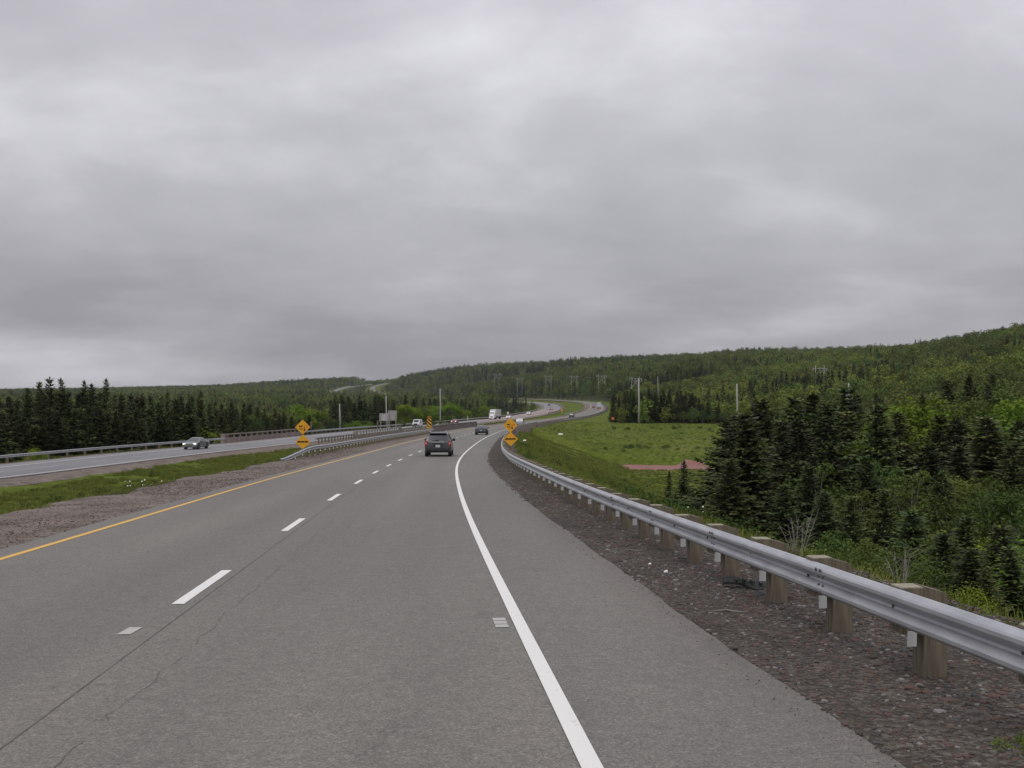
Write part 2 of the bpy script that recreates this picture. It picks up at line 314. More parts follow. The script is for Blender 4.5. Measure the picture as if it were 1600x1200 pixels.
def lt(L, Y): return np.interp(Y, L[0], L[3])
def at(L, Y, s, dz=0.0):
    t = float(lt(L, Y)); k = 1 / math.hypot(1, t)
    return Vector((float(lx(L, Y)) + s * k, Y - s * t * k, float(lz(L, Y)) + dz))
def heading(L, Y): return -math.atan(float(lt(L, Y)))          # rotation about z of something that drives away along Y
def stations(a, b):
    out = [a]
    while out[-1] < b:
        y = out[-1]; st = 0.5 if y < 14 else 1.0 if y < 60 else 2.5 if y < 250 else 5 if y < 800 else 10
        out.append(min(b, y + st))
    return out
# cross sections: offsets right of the eastbound white edge line / right of the westbound median-side line
E_L, E_R, W_L, W_R = -7.95, 1.80, -9.6, 0.75
GULLY_X = [-200, -38, -28, -6, 24, 60, 140]; GULLY_Y = [130, 180, 203, 215, 206, 196, 175]
FB_X = [-1200, 0, 160, 320, 400, 480, 550, 600, 650, 700, 760, 850, 900, 1000, 1100, 1160, 1260, 1400, 1450, 1530, 1600, 1800, 2300, 3200]
RIDGE_Y = [606, 611, 608, 603.5, 599, 593, 589, 586, 583, 574, 568, 565, 560, 557, 554, 549, 549, 547, 542, 530, 518, 492, 470, 470]
RIDGE_D = [3000, 3000, 3000, 2900, 2800, 2750, 2700, 2700, 2650, 2450, 2350, 2150, 2000, 1850, 1700, 1620, 1450, 1220, 1150, 1020, 920, 800, 700, 700]
FOOT_D = [1000, 1100, 1200, 1250, 1300, 1400, 1450, 1500, 1500, 1450, 1300, 1060, 930, 560, 400, 340, 260, 150, 130, 110, 95, 80, 70, 70]
def value_noise(X, Y, sc, seed):
    def hsh(i, j): return np.modf(np.abs(np.sin(i * 127.1 + j * 311.7 + seed * 74.7) * 43758.5453))[0]
    x, y = X / sc, Y / sc; i, j = np.floor(x), np.floor(y); fx, fy = x - i, y - j; fx = fx * fx * (3 - 2 * fx); fy = fy * fy * (3 - 2 * fy)
    return (hsh(i, j) * (1 - fx) + hsh(i + 1, j) * fx) * (1 - fy) + (hsh(i, j + 1) * (1 - fx) + hsh(i + 1, j + 1) * fx) * fy - 0.5
def lat(L, X, Y):
    t = lt(L, Y); return (X - lx(L, Y)) / np.sqrt(1 + t * t)
def smin(a, b, k):
    h = np.clip(0.5 + 0.5 * (b - a) / k, 0, 1); return b * (1 - h) + a * h - k * h * (1 - h)
def natural(X, Y):
    r = np.hypot(X, Y); u = X / np.maximum(Y, 1.0) * F_PX + 800
    u = np.where(Y < 1, np.where(X > 0, 3200, -1200), u)
    right = np.interp(Y, [-60, 0, 60, 120, 200, 240, 330, 420, 600, 900, 1300], [-8, -8.5, -9.2, -11, -13, -11, -7.9, -7.6, -6.5, -2, 0])
    left = np.interp(Y, [-60, 0, 100, 200, 400, 700, 1000, 1500], [-7, -7, -8.6, -11, -12.5, -11, -9, -5])
    w = np.clip((X - lx(WB, np.clip(Y, -100, 3000)) + 5) / 30, 0, 1); b = left * (1 - w) + right * w
    D = np.interp(u, FB_X, RIDGE_D); Fo = np.interp(u, FB_X, FOOT_D); cz = (HOR - np.interp(u, FB_X, RIDGE_Y)) / F_PX * D - 8.0
    t = np.clip((r - Fo) / (D - Fo), 0, 1); z = b + (cz - b) * t ** 1.15
    z = z - np.clip(r - D, 0, 5000) * 0.02
    amp = np.clip((r - 60) / 500, 0, 1)
    z = z + amp * (value_noise(X, Y, 140, 1) * 7 + value_noise(X, Y, 55, 2) * 3) * (0.25 + 0.75 * np.sin(np.pi * np.clip(t, 0, 1)) ** 0.7) + value_noise(X, Y, 9, 3) * 0.5
    return z
def H(X, Y):
    X = np.asarray(X, float); Y = np.asarray(Y, float); N = natural(X, Y); Yc = np.clip(Y, -110, 3080)
    s, t = lat(EB, X, Yc), lat(WB, X, Yc); ze, zw = lz(EB, Yc) - 0.15, lz(WB, Yc) - 0.15
    far = np.clip((Yc - 300) / 700, 0, 1) * 0.45; wide = np.clip((Yc - 600) / 600, 0, 1) * 9
    ze = ze - far - np.clip((s - 1.5) / 3.4, 0, 1) * 0.06 - np.clip((-7.9 - s) / 3.4, 0, 1) * 0.10
    zw = zw - far - np.clip((t - 0.7) / 2.8, 0, 1) * 0.10 - np.clip((-9.6 - t) / 2.4, 0, 1) * 0.10
    er = np.maximum(s - 4.9 - wide, 0); z_r = ze + np.clip(N - ze, -er / 2.7, er / 2.2)
    el = np.maximum(-t - 12.0 - wide, 0); z_l = zw + np.clip(N - zw, -el / 3.0, el / 2.2)
    e = np.maximum(-11.5 - s, 0); b = np.maximum(t - 3.5, 0); tot = e + b + 1e-6; w = np.clip(e / tot, 0, 1)
    z_m = ze * (1 - w) + zw * w - 4 * w * (1 - w) * np.minimum(tot / 14, 1) * 0.9
    z = np.where(s > 4.9, z_r, np.where(t < -12.0, z_l, np.where((s < -11.5) & (t > 3.5), z_m, np.where(s >= -11.5, ze, zw))))
    off = np.minimum(np.maximum(np.maximum(s - 4.9, 0), np.maximum(-t - 12.0, 0)) + np.minimum(e, b) * ((s < -11.5) & (t > 3.5)), 4) / 4
    z = z + value_noise(X, Y, 3.1, 5) * 0.22 * off + value_noise(X, Y, 1.3, 6) * 0.12 * off
    g = np.abs(Y - np.interp(X, GULLY_X, GULLY_Y)); gz = -13.2 + np.maximum(g - 11, 0) / 1.9 + value_noise(X, Y, 6, 8) * 0.4
    near = (np.abs(X) < 120)
    return np.where(near, smin(z, gz, 1.0), z)
def Hs(x, y): return float(H(np.array([x]), np.array([y]))[0])

# ------------------------------------------------------------------ terrain
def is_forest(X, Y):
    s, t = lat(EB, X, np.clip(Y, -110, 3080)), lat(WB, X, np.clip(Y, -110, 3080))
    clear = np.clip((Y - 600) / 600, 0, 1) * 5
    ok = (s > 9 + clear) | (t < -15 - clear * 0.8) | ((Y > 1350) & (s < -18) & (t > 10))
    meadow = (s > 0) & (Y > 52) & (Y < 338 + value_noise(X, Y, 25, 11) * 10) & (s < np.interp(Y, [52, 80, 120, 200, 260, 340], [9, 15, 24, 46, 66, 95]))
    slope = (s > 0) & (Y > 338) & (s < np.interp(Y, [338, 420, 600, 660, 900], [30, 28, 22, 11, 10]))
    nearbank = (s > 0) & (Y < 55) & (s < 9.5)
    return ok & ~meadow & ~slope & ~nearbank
def grid_axis(segs):
    out = [segs[0][0]]
    for a, b, st in segs:
        n = max(1, int(round((b - a) / st))); out += [a + (b - a) * (i + 1) / n for i in range(n)]
    return np.array(out)
gx = grid_axis([(-3600, -600, 75), (-600, -400, 20), (-400, -120, 8), (-120, -60, 2.5), (-60, 62, 1.0), (62, 150, 3), (150, 400, 10), (400, 900, 25), (900, 3600, 100)])
gy = grid_axis([(-120, -10, 6), (-10, 80, 1.0), (80, 280, 2.0), (280, 900, 5), (900, 3000, 18), (3000, 4200, 80)])
GX, GY = np.meshgrid(gx, gy); GZ = H(GX, GY); nx, ny = len(gx), len(gy)
me = bpy.data.meshes.new("ground"); idx = np.arange(nx * ny).reshape(ny, nx)
quads = np.stack([idx[:-1, :-1], idx[:-1, 1:], idx[1:, 1:], idx[1:, :-1]], -1).reshape(-1, 4)
me.vertices.add(nx * ny); me.vertices.foreach_set("co", np.stack([GX, GY, GZ], -1).ravel())
me.loops.add(quads.size); me.loops.foreach_set("vertex_index", quads.ravel())
me.polygons.add(len(quads)); me.polygons.foreach_set("loop_start", np.arange(0, quads.size, 4)); me.update(calc_edges=True)
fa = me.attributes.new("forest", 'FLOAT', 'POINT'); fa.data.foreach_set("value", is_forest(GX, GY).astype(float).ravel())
me.polygons.foreach_set("use_smooth", [True] * len(quads)); me.materials.append(M['ground'])
tag(link(bpy.data.objects.new("ground", me)), 'green grassy and wooded valley ground rising into low hills', kind='structure')

# ------------------------------------------------------------------ roads
def ribbon(name, L, s0, s1, ya, yb, dz, m, parent=None, kind=None, jit=0.0, edge_drop=0.0, side=0, seed=0, nlat=1, label=None, s1f=None):
    mb = MB(); mb.tint = []; st = stations(ya, yb); rng = random.Random(seed); ph = [rng.uniform(0, 6.28) for _ in range(6)]
    for Y in st:
        far = min(max((Y - 300) / 700, 0), 1) * 0.30
        j = jit * (math.sin(Y * 0.9 + ph[0]) * .35 + math.sin(Y * 0.37 + ph[1]) * .45 + math.sin(Y * 2.3 + ph[2]) * .25 + math.sin(Y * 5.1 + ph[3]) * .18)
        for k in range(nlat + 1):
            f = k / nlat; a, b = s0, s1
            if side < 0: a += j
            if side > 0: b += j
            if s1f: b = s1f(Y) + j
            s = a + (b - a) * f; d = dz
            if edge_drop:
                o = f if side > 0 else 1 - f
                d -= edge_drop * o + (0.14 if (o > 0.999 and jit > 0.3) else 0)
            mb.v.append(tuple(at(L, Y, s, d))); mb.tint.append(s)
    w = nlat + 1
    for i in range(len(st) - 1):
        for k in range(nlat): mb.f.append((i * w + k, i * w + k + 1, (i + 1) * w + k + 1, (i + 1) * w + k))
    o = mb.build(name, m, parent, smooth=True)
    if kind: tag(o, label, kind=kind)
    return o
eb_road = ribbon("eastbound_road", EB, E_L, 0.06, -30, 2690, 0.0, M['asphalt'], kind='structure', nlat=3, label='grey two lane carriageway curving down and away to the right')
ribbon("paved_shoulder", EB, 0.06, E_R, -30, 2690, -0.006, M['asphalt_shoulder'], eb_road, edge_drop=0.02, side=1, jit=0.045, nlat=2, seed=4)
wb_road = ribbon("westbound_road", WB, W_L, W_R, -30, 395, 0.0, M['asphalt_old'], kind='structure', nlat=3, label='bluish grey oncoming carriageway beyond the grass median')
wb_far = ribbon("resurfaced_road", WB, W_L, W_R, 395, 640, 0.0, M['asphalt_pink'], kind='structure', nlat=3, label='pinkish stretch of the oncoming carriageway before the far bend')
wb_far2 = ribbon("distant_road", WB, W_L, W_R, 640, 2690, 0.0, M['asphalt_old'], kind='structure', nlat=3, label='far grey stretch of the oncoming carriageway winding up the hill')
for ya_, yb_, lab_ in ((-30, 177, 'dark reddish gravel verge under the long guardrail'), (251, 1200, 'gravel verge past the far end of the bridge')):
    ribbon("gravel_shoulder", EB, E_R - 0.25, 5.2 if ya_ < 0 else 3.6, ya_, yb_, -0.035, M['gravel'], kind='structure', jit=0.5, edge_drop=0.03, side=1, nlat=8, seed=1, label=lab_, s1f=lambda Y: float(np.interp(Y, [0, 24, 80, 120], [5.2, 5.1, 4.3, 3.7])))
for ya_, yb_, lab_ in ((-30, 177, 'pale pinkish gravel strip beside the yellow edge line'), (251, 1200, 'gravel strip in the median past the far end of the bridge')):
    ribbon("gravel_shoulder", EB, -11.8, E_L + 0.12, ya_, yb_, -0.03, M['gravel_pale'], kind='structure', jit=0.7, edge_drop=0.10, side=-1, nlat=8, seed=2, label=lab_)
ribbon("bridge_shoulder", EB, -10.6, E_L + 0.02, 177, 251, -0.02, M['asphalt'], eb_road); ribbon("bridge_shoulder", EB, E_R - 0.02, 2.85, 177, 251, -0.032, M['asphalt_shoulder'], eb_road)
ribbon("gravel_shoulder", WB, W_R - 0.1, 2.55, 182, 226, -0.03, M['gravel_pale'], kind='structure', nlat=1, label='narrow gravel strip against the near parapet with white balusters')
for ya_, yb_, lab_ in ((-30, 182, 'gravel strip on the median side of the oncoming carriageway'), (226, 900, 'gravel strip along the oncoming carriageway past its bridge')):
    ribbon("gravel_shoulder", WB, W_R - 0.1, 3.8, ya_, yb_, -0.03, M['gravel_pale'], kind='structure', jit=0.7, edge_drop=0.10, side=1, nlat=5, seed=3, label=lab_)
ribbon("gravel_shoulder", WB, -12.2, W_L + 0.1, -30, 900, -0.03, M['gravel_pale'], kind='structure', jit=0.5, edge_drop=0.10, side=-1, nlat=4, seed=5, label='narrow gravel strip along the far guardrail of the oncoming carriageway')
# paint
def strip(name, L, s, w, ya, yb, m, parent, dz=0.005): return ribbon(name, L, s - w / 2, s + w / 2, ya, yb, dz, m, parent)
strip("edge_line", EB, 0.0, 0.125, -20, 1300, M['white_paint'], eb_road, 0.009)
strip("edge_line", EB, -7.4, 0.125, -20, 1300, M['yellow_paint'], eb_road)
DASH0 = 12.45
for k in range(-1, 46):
    y = DASH0 + 9.0 * k
    strip("lane_dash", EB, -3.70, 0.14, y, y + 3.0, M['white_paint'], eb_road)
strip("edge_line", WB, 0.0, 0.16, -20, 395, M['white_paint'], wb_road)
strip("edge_line", WB, -7.4, 0.16, -20, 395, M['white_paint'], wb_road)
strip("edge_line", WB, W_R - 0.12, 0.22, -20, 395, M['crack'], wb_road, 0.003)
for k in range(2, 34):
    y = 9.0 * k + 3; strip("lane_dash", WB, -3.7, 0.13, y, y + 3.0, M['worn_paint'], wb_road)
strip("edge_line", WB, 0.0, 0.16, 395, 640, M['white_paint'], wb_far); strip("edge_line", WB, -7.4, 0.16, 395, 640, M['white_paint'], wb_far)
# faded survey squares, joint and wandering crack
for (x, y, w, h, name) in ((217, 976.5, 0.13, 0.19, 0), (783, 974, 0.09, 0.25, 1)):
    Y = 3213 / (y - HOR - 57); s = px(x, Y) - float(lx(EB, Y))
    mb = MB()
    if name == 0: mb.v = [tuple(at(EB, Y + a, s + b, 0.006)) for a, b in ((-h, -w * .55), (-h, w * .45), (h, w * .6), (h, -w * .4))]; mb.f = [(0, 1, 2, 3)]
    else:
        for o in (-0.24, -0.05, 0.14):
            b = len(mb.v); mb.v += [tuple(at(EB, Y + a, s + c, 0.006)) for a, c in ((o, -.07), (o, .06), (o + .165, .06), (o + .165, -.07))]; mb.f.append((b, b + 1, b + 2, b + 3))
    mb.build("paint_patch", M['worn_paint'], eb_road)
strip("pavement_joint", EB, -3.50, 0.016, 2, 60, M['joint'], eb_road, 0.0035)
def crack(s0, ya, yb, wmax, seed, amp):
    rng = random.Random(seed); mb = MB(); y = ya; s = s0; i = 0
    while y < yb:
        s += rng.uniform(-1, 1) * amp + (s0 - s) * 0.08; w = wmax * rng.uniform(0.2, 1.0)
        if rng.random() < 0.04: s += rng.choice((-1, 1)) * amp * 2.5
        mb.v += [tuple(at(EB, y, s - w / 2, 0.0045)), tuple(at(EB, y, s + w / 2, 0.0045))]; y += rng.uniform(0.04, 0.16); i += 1
    gap = 0
    for k in range(i - 1):
        if gap == 0 and rng.random() < .07: gap = rng.randint(1, 6)
        if gap: gap -= 1; continue
        mb.f.append((2 * k, 2 * k + 1, 2 * k + 3, 2 * k + 2))
    mb.build("pavement_crack", M['crack'], eb_road)
crack(-3.02, 3, 32, 0.0065, 3, 0.020); crack(-2.55, 17, 30, 0.005, 5, 0.012)

# red dirt track in the gully
mb = MB(); rng = random.Random(4); st = []
NXP, NYP = 26, 12
for i in range(NXP + 1):
    X = 17.5 + i * 0.78
    y0 = 197 + math.sin(i * .7) * 1.2 - (i * 0.12); y1 = 211.5 + math.sin(i * 0.9 + 1) * 1.0 + (i * 0.16)
    if i < 5: m_ = (y0 + y1) / 2 + 3; k = (i + 0.4) / 5.4; y0 = m_ + (y0 - m_) * k; y1 = m_ + (y1 - m_) * k
    for j in range(NYP + 1):
        Y = y0 + (y1 - y0) * j / NYP; mb.v.append((X, Y, Hs(X, Y) + 0.12))
for i in range(NXP):
    for j in range(NYP): a = i * (NYP + 1) + j; mb.f.append((a, a + NYP + 1, a + NYP + 2, a + 1))
tag(mb.build("dirt_track", M['red_dirt'], smooth=True), 'bare red dirt track at the bottom of the grassy gully', kind='structure')

# ------------------------------------------------------------------ guardrails
PROF = [(.0, .150), (.02, .148), (.068, .122), (.082, .104), (.083, .075), (.074, .056), (.014, .02), (.006, .0), (.014, -.02), (.074, -.056), (.083, -.075), (.082, -.104), (.068, -.122), (.02, -.148), (.0, -.150)]
def beam_mesh(pts, nrm, prof=PROF, th=0.008):
    mb = MB(); n = len(prof); loop = list(prof) + [(u - th, v) for u, v in reversed(prof)]; w = len(loop)
    for p, q in zip(pts, nrm):
        for u, v in loop: mb.v.append((p.x + q.x * u, p.y + q.y * u, p.z + v * .94))
    for i in range(len(pts) - 1):
        for k in range(w): mb.f.append((i * w + k, i * w + (k + 1) % w, (i + 1) * w + (k + 1) % w, (i + 1) * w + k))
    mb.f.append(tuple(range(w))); mb.f.append(tuple(reversed(range((len(pts) - 1) * w, len(pts) * w)))); return mb
def post_mesh():
    mb = MB(); mb.prism([(-.095, -.1, -.75), (.095, -.1, -.75), (.095, -.1, .630), (-.095, -.1, .685)], (0, .2, 0)); return mb.mesh("post", M['post_wood'])
POST = post_mesh(); BLOCK = MB().box((0, 0, 0), (0.19, 0.19, 0.36)).mesh("spacer_block", M['post_wood'])
CAP = MB().box((0, 0, 0), (0.186, 0.186, 0.008)).mesh("top_face", M['post_top']); TAG = MB().box((0, 0, 0), (0.075, 0.012, 0.12)).mesh("reflector_tag", M['tag'])
BOLT = MB().disc((0, 0, 0), 0.016, (1, 0, 0), 0.014, 8).mesh("bolt", M['bolt'])
def guardrail(label, L, s, ya, yb, side, step=1.905, detail=1, hc=0.515, turndown=False, flare=None, seg=3.81):
    """side +1: posts stand right of the rail face, traffic on its left."""
    root = thing("guardrail", label, 'guardrail', tuple(at(L, ya, s, -0.1)))
    def path(Y):
        ss = s + (flare(Y) if flare else 0); d = hc
        if turndown and Y < ya + 9: k = (Y - ya) / 9; d = -0.1 + (hc + 0.1) * (k * k * (3 - 2 * k)) ** 0.75
        return at(L, Y, ss, d)
    def nrm(Y): t = float(lt(L, Y)); k = 1 / math.hypot(1, t); return Vector((-side * k, side * t * k, 0))
    O = Vector(root.location); Y = ya; i = 0
    while Y < yb - 0.01:
        y2 = min(Y + seg, yb); n = 4 if (detail or turndown) else 2
        ys = [Y - (0.15 if i else 0) + (y2 - Y + (0.15 if i else 0)) * k / n for k in range(n + 1)]
        o = 0.0025 * (i % 2)
        mb = beam_mesh([path(y) + nrm(y) * o - O for y in ys], [nrm(y) for y in ys])
        r = mb.build("rail", M['galv'], root, smooth=False)
        if detail and y2 < 24:
            for dy in (-0.16, -0.05):
                for v, u in ((.104, .086), (-.104, .086), (.045, .058), (-.045, .058)):
                    p = path(y2 + dy) + nrm(y2) * (u + 0.004) - O; inst("bolt", BOLT, r, (p.x, p.y, p.z + v))
        Y = y2; i += 1
    Y = ya + 0.35 + (3.5 if turndown else 0); rng = random.Random(int(ya) + 7)
    while Y < yb:
        q = nrm(Y); rz = heading(L, Y); g = path(Y); base = at(L, Y, s + (flare(Y) if flare else 0), 0)
        b = base - q * 0.295 - O; zt = g.z - O.z + 0.145 - (0.665 - 0.005)
        tilt = (rng.uniform(-.02, .02), rng.uniform(-.02, .02), rz + rng.uniform(-.04, .04))
        p = inst("post", POST, root, (b.x, b.y, g.z - O.z + 0.14 - 0.66), tilt, (side, 1, 1))
        if detail:
            hb = -q; bl = inst("spacer_block", BLOCK, p, (-0.192, 0, 0.50 + rng.uniform(-.012, .012)))
            inst("top_face", CAP, bl, (0, 0, 0.184))
            inst("reflector_tag", TAG, p, (-0.20, -0.104, 0.275))
            if Y < 26: inst("bolt", BOLT, p, (-0.305, 0, 0.515))
        Y += step
    return root
B0, B1 = 178.0, 250.0           # eastbound bridge
guardrail('long galvanised guardrail on wooden posts along the dark gravel verge', EB, 2.80, 2.42, B0, +1)
guardrail('galvanised guardrail with turned-down end beside the yellow edge line', EB, -10.45, 69.0, B0, -1, turndown=True, flare=lambda Y: -0.9 * max(0, (85 - Y) / 16) ** 2)
guardrail('far guardrail in front of the tall dark spruces', WB, -11.15, 40, 158, -1, step=3.81, detail=0, hc=0.56)
guardrail('far guardrail beyond the bridge, in front of the white billboards', WB, -11.15, 201, 640, -1, step=3.81, detail=0, hc=0.56, seg=7.62)
guardrail('short median guardrail leading up to the near bridge parapet with white balusters', WB, 2.4, 158, 182, +1, step=1.905, detail=0, hc=0.56)
guardrail('median guardrail running on past the near bridge parapet with white balusters', WB, 2.4, 226, 330, +1, step=1.905, detail=0, hc=0.56)
guardrail('guardrail along the green embankment past the bridge', EB, 2.72, B1, 760, +1, step=3.81, detail=0, hc=0.56, seg=7.62)
guardrail('guardrail on the inside of the far road bend', EB, -10.4, 500, 690, -1, step=3.81, detail=0, hc=0.56, seg=7.62)
guardrail('guardrail on the outer edge of the far oncoming bend', WB, 2.6, 560, 800, +1, step=3.81, detail=0, hc=0.56, seg=7.62)

# ------------------------------------------------------------------ bridges
def parapet(root, L, s, ya, yb, m, n_post, solid=0.55, height=1.0, post_m=None, w=0.3, rail=True):
    O = Vector(root.location); st = np.linspace(ya, yb, 12)
    def wall(z0, z1, ww):
        mb = MB()
        for y in st:
            for ds, z in ((-ww / 2, z0), (ww / 2, z0), (ww / 2, z1), (-ww / 2, z1)): mb.v.append(tuple(at(L, y, s + ds, z) - O))
        for i in range(len(st) - 1):
            for k in range(4): mb.f.append((i * 4 + k, i * 4 + (k + 1) % 4, (i + 1) * 4 + (k + 1) % 4, (i + 1) * 4 + k))
        e = (len(st) - 1) * 4; mb.f += [(0, 1, 2, 3), (e + 3, e + 2, e + 1, e)]; return mb
    p = wall(-1.25, solid, w).build("parapet", m, root)
    if rail:
        wall(height - 0.16, height, w * 0.8).build("top_rail", post_m or m, root)
        pm = MB().box((0, 0, 0), (w * 0.6, 0.34, height - solid - 0.14)).mesh("baluster", post_m or m)
        for k in range(n_post):
            y = ya + (yb - ya) * (k + 0.5) / n_post; c = at(L, y, s, (solid + height - 0.16) / 2) - O
            inst("baluster", pm, root, tuple(c), (0, 0, heading(L, y)))
    for y, d in ((ya, -1), (yb, 1)):
        c = at(L, y + d * 0.35, s, -0.1) - O; MB().box(tuple(c), (w * 1.5, 0.9, height * 2 + 0.25), heading(L, y)).build("end_block", m, root)
def deck(root, L, s0, s1, ya, yb, m, th=1.1, top=-0.09):
    O = Vector(root.location); st = np.linspace(ya, yb, 12); mb = MB()
    for y in st:
        for ds, z in ((s0, top - th), (s1, top - th), (s1, top), (s0, top)): mb.v.append(tuple(at(L, y, ds, z) - O))
    for i in range(len(st) - 1):
        for k in range(4): mb.f.append((i * 4 + k, i * 4 + (k + 1) % 4, (i + 1) * 4 + (k + 1) % 4, (i + 1) * 4 + k))
    e = (len(st) - 1) * 4; mb.f += [(0, 1, 2, 3), (e + 3, e + 2, e + 1, e)]; mb.build("deck", m, root)
def pier(root, L, s0, s1, y, m):
    O = Vector(root.location); a, b = at(L, y, s0, -1.15) - O, at(L, y, s1, -1.15) - O; z0 = -13.5 - O.z
    mb = MB(); c = (a + b) / 2; mb.box((c.x, c.y, (a.z + z0) / 2), ((b - a).length, 1.0, a.z - z0), heading(L, y)); mb.build("pier", m, root)
eb_br = thing("road_bridge", 'pinkish concrete bridge carrying the near carriageway over the gully', 'bridge', tuple(at(EB, B0, -3.7, -1)))
deck(eb_br, EB, -10.9, 3.1, B0 - 1, B1 + 1, M['concrete_dark'])
parapet(eb_br, EB, -10.65, B0, B1, M['concrete_dark'], 30, solid=0.78, height=1.12, post_m=M['concrete_dark'])
parapet(eb_br, EB, 2.95, B0, B1 + 6, M['concrete_pink'], 30, solid=0.62, height=1.05, post_m=M['concrete'])
for y in (196, 232): pier(eb_br, EB, -10, 2.3, y, M['concrete'])
wb_br = thing("road_bridge", 'low concrete bridge with white balusters under the oncoming carriageway', 'bridge', tuple(at(WB, 180, -3.7, -1)))
deck(wb_br, WB, -11.6, 2.9, 158, 226, M['concrete_dark'], th=1.5)
parapet(wb_br, WB, -11.45, 158.5, 200.5, M['concrete_pink'], 15, solid=0.62, height=1.22, post_m=M['concrete_pink'], w=0.35)
parapet(wb_br, WB, 2.7, 182.5, 225.5, M['concrete_pink'], 17, solid=0.50, height=1.12, post_m=M['concrete'], w=0.35)
for y in (186, 206): pier(wb_br, WB, -11, 2.2, y, M['concrete'])

# ------------------------------------------------------------------ signs
def diamond(mb, cx, cy, cz, half, th=0.02):
    r = half * 0.06
    pts = [(cx, cy, cz + half), (cx + half, cy, cz), (cx, cy, cz - half), (cx - half, cy, cz)]
    out = []
    for i, p in enumerate(pts):
        a, b = Vector(pts[i - 1]), Vector(pts[(i + 1) % 4]); p = Vector(p); out += [p + (a - p).normalized() * r, p + (b - p).normalized() * r]
    mb.prism(out, (0, th, 0)); return mb
def sign_pair(label, loc, rz, dz_upper, dz_lower, half=0.58):
    root = thing("warning_sign", label, 'sign', loc, rz)
    MB().box((0, 0.06, (dz_upper + half) / 2 - 0.2), (0.10, 0.10, dz_upper + half * 0.8 + 0.4)).build("post", M['post_wood'], root)
    u = diamond(MB(), 0, 0, dz_upper, half).build("sign_panel", M['sign_yellow'], root)
    lo = diamond(MB(), 0.02, 0, dz_lower, half).build("sign_panel", M['sign_yellow'], root); f = -0.006; k = half / 0.58
    def flat(name, pts, cz, m, par, off=f): MB().prism([(x * k, off, cz + z * k) for x, z in pts], (0, 0.008, 0)).build(name, m, par)
    # bridge-ices symbol: car, two skid marks, thermometer, pale orange disc
    c = dz_upper
    flat("car_symbol", [(-.29, .02), (-.29, .09), (-.25, .13), (-.23, .13), (-.21, .10), (-.13, .10), (-.10, .13), (-.04, .13), (-.01, .09), (-.01, .04), (-.05, .03), (-.07, .0), (-.12, .03), (-.2, .03), (-.23, .0), (-.25, .02)], c, M['sign_black'], u)
    for ox in (-.20, -.06):
        flat("skid_mark", [(ox - .03, -.03), (ox + .03, -.04), (ox + .0, -.10), (ox + .05, -.15), (ox + .03, -.21), (ox - .03, -.20), (ox - .01, -.15), (ox - .05, -.10)], c, M['sign_black'], u)
    flat("thermometer_symbol", [(.10, .02), (.15, .02), (.155, -.14), (.21, -.20), (.20, -.27), (.14, -.31), (.08, -.29), (.05, -.22), (.095, -.15)], c, M['sign_red'], u)
    flat("snow_disc", [(.29 + .10 * math.cos(a), .05 + .10 * math.sin(a)) for a in np.linspace(0, 2 * math.pi, 13)[:-1]], c, M['sign_orange'], u)
    # rough-road symbol
    xs = np.linspace(-.40, .40, 25); top = [(x, .03 + .055 * abs(math.sin((x + .4) / .8 * math.pi * 3)) ** 0.8) for x in xs]
    flat("bump_symbol", [(-.43, -.05)] + [(-.43, .0)] + top + [(.43, .0), (.43, -.05)], dz_lower, M['sign_black'], lo)
    return root
Ys = 86.0; g = Vector((px(797.5, Ys), Ys, 0)); g.z = Hs(g.x, g.y)
sign_pair('yellow double diamond warning sign beside the dark gravel verge guardrail', tuple(g), 0.03, pz(664.5, Ys) - g.z, pz(686, Ys) - g.z)
Ys = 84.0; g2 = Vector((px(473, Ys), Ys, 0)); g2.z = Hs(g2.x, g2.y)
sign_pair('yellow double diamond warning sign in the grass median by the turned-down rail end', tuple(g2), 0.10, pz(667.3, Ys) - g2.z, pz(690.5, Ys) - g2.z)
# striped hazard marker at the bridge end
Ym = 175.0; c = at(EB, Ym, -10.75, 0); zt, zb = pz(651, Ym) - c.z, pz(669.5, Ym) - c.z
hz = thing("hazard_marker", 'tall yellow and black striped hazard board at the bridge rail end', 'sign', tuple(c), 0.03)
W2 = 0.34; MB().box((0, 0.05, zt / 2 - .2), (0.1, 0.08, zt + .2)).build("post", M['post_wood'], hz)
pn = MB().box((0, 0, (zt + zb) / 2), (W2 * 2, 0.03, zt - zb)).build("panel", M['sign_yellow'], hz)
z = zb - 0.25
while z < zt:
    def clipz(v): return min(max(v, zb + 0.01), zt - 0.01)
    pts = []
    for x, zz in ((-W2 + .01, z + 0.62), (W2 - .01, z), (W2 - .01, z + 0.30), (-W2 + .01, z + 0.92)): pts.append((x, -0.022, clipz(zz)))
    if max(p[2] for p in pts) - min(p[2] for p in pts) > 0.1: MB().prism(pts, (0, 0.01, 0)).build("black_stripe", M['sign_black'], pn)
    z += 0.58
# billboards seen from behind
def billboard(label, x0, x1, y0, y1, ybase, Y, m):
    X0, X1 = px(x0, Y), px(x1, Y); cx = (X0 + X1) / 2; g = Hs(cx, Y); root = thing("billboard", label, 'billboard', (cx, Y, g), 0.06)
    z1, z0 = pz(y0, Y) - g, pz(y1, Y) - g; w = X1 - X0
    MB().box((0, 0, (z0 + z1) / 2), (w, 0.12, z1 - z0)).build("panel", m, root)
    for f in (-0.36, 0.40): MB().box((w * f, -0.17, z1 / 2 - .3), (0.2, 0.2, z1 + 0.3)).build("post", M['pole_wood'], root)
    for f in (0.12, 0.5, 0.88): MB().box((0, -0.10, z0 + (z1 - z0) * f), (w * 0.98, 0.06, 0.10)).build("stringer", M['sign_back_dark'], root)
billboard('wide pale grey billboard back beside a taller tan one', 593, 607.5, 646.2, 657.8, 664, 262, M['sign_back'])
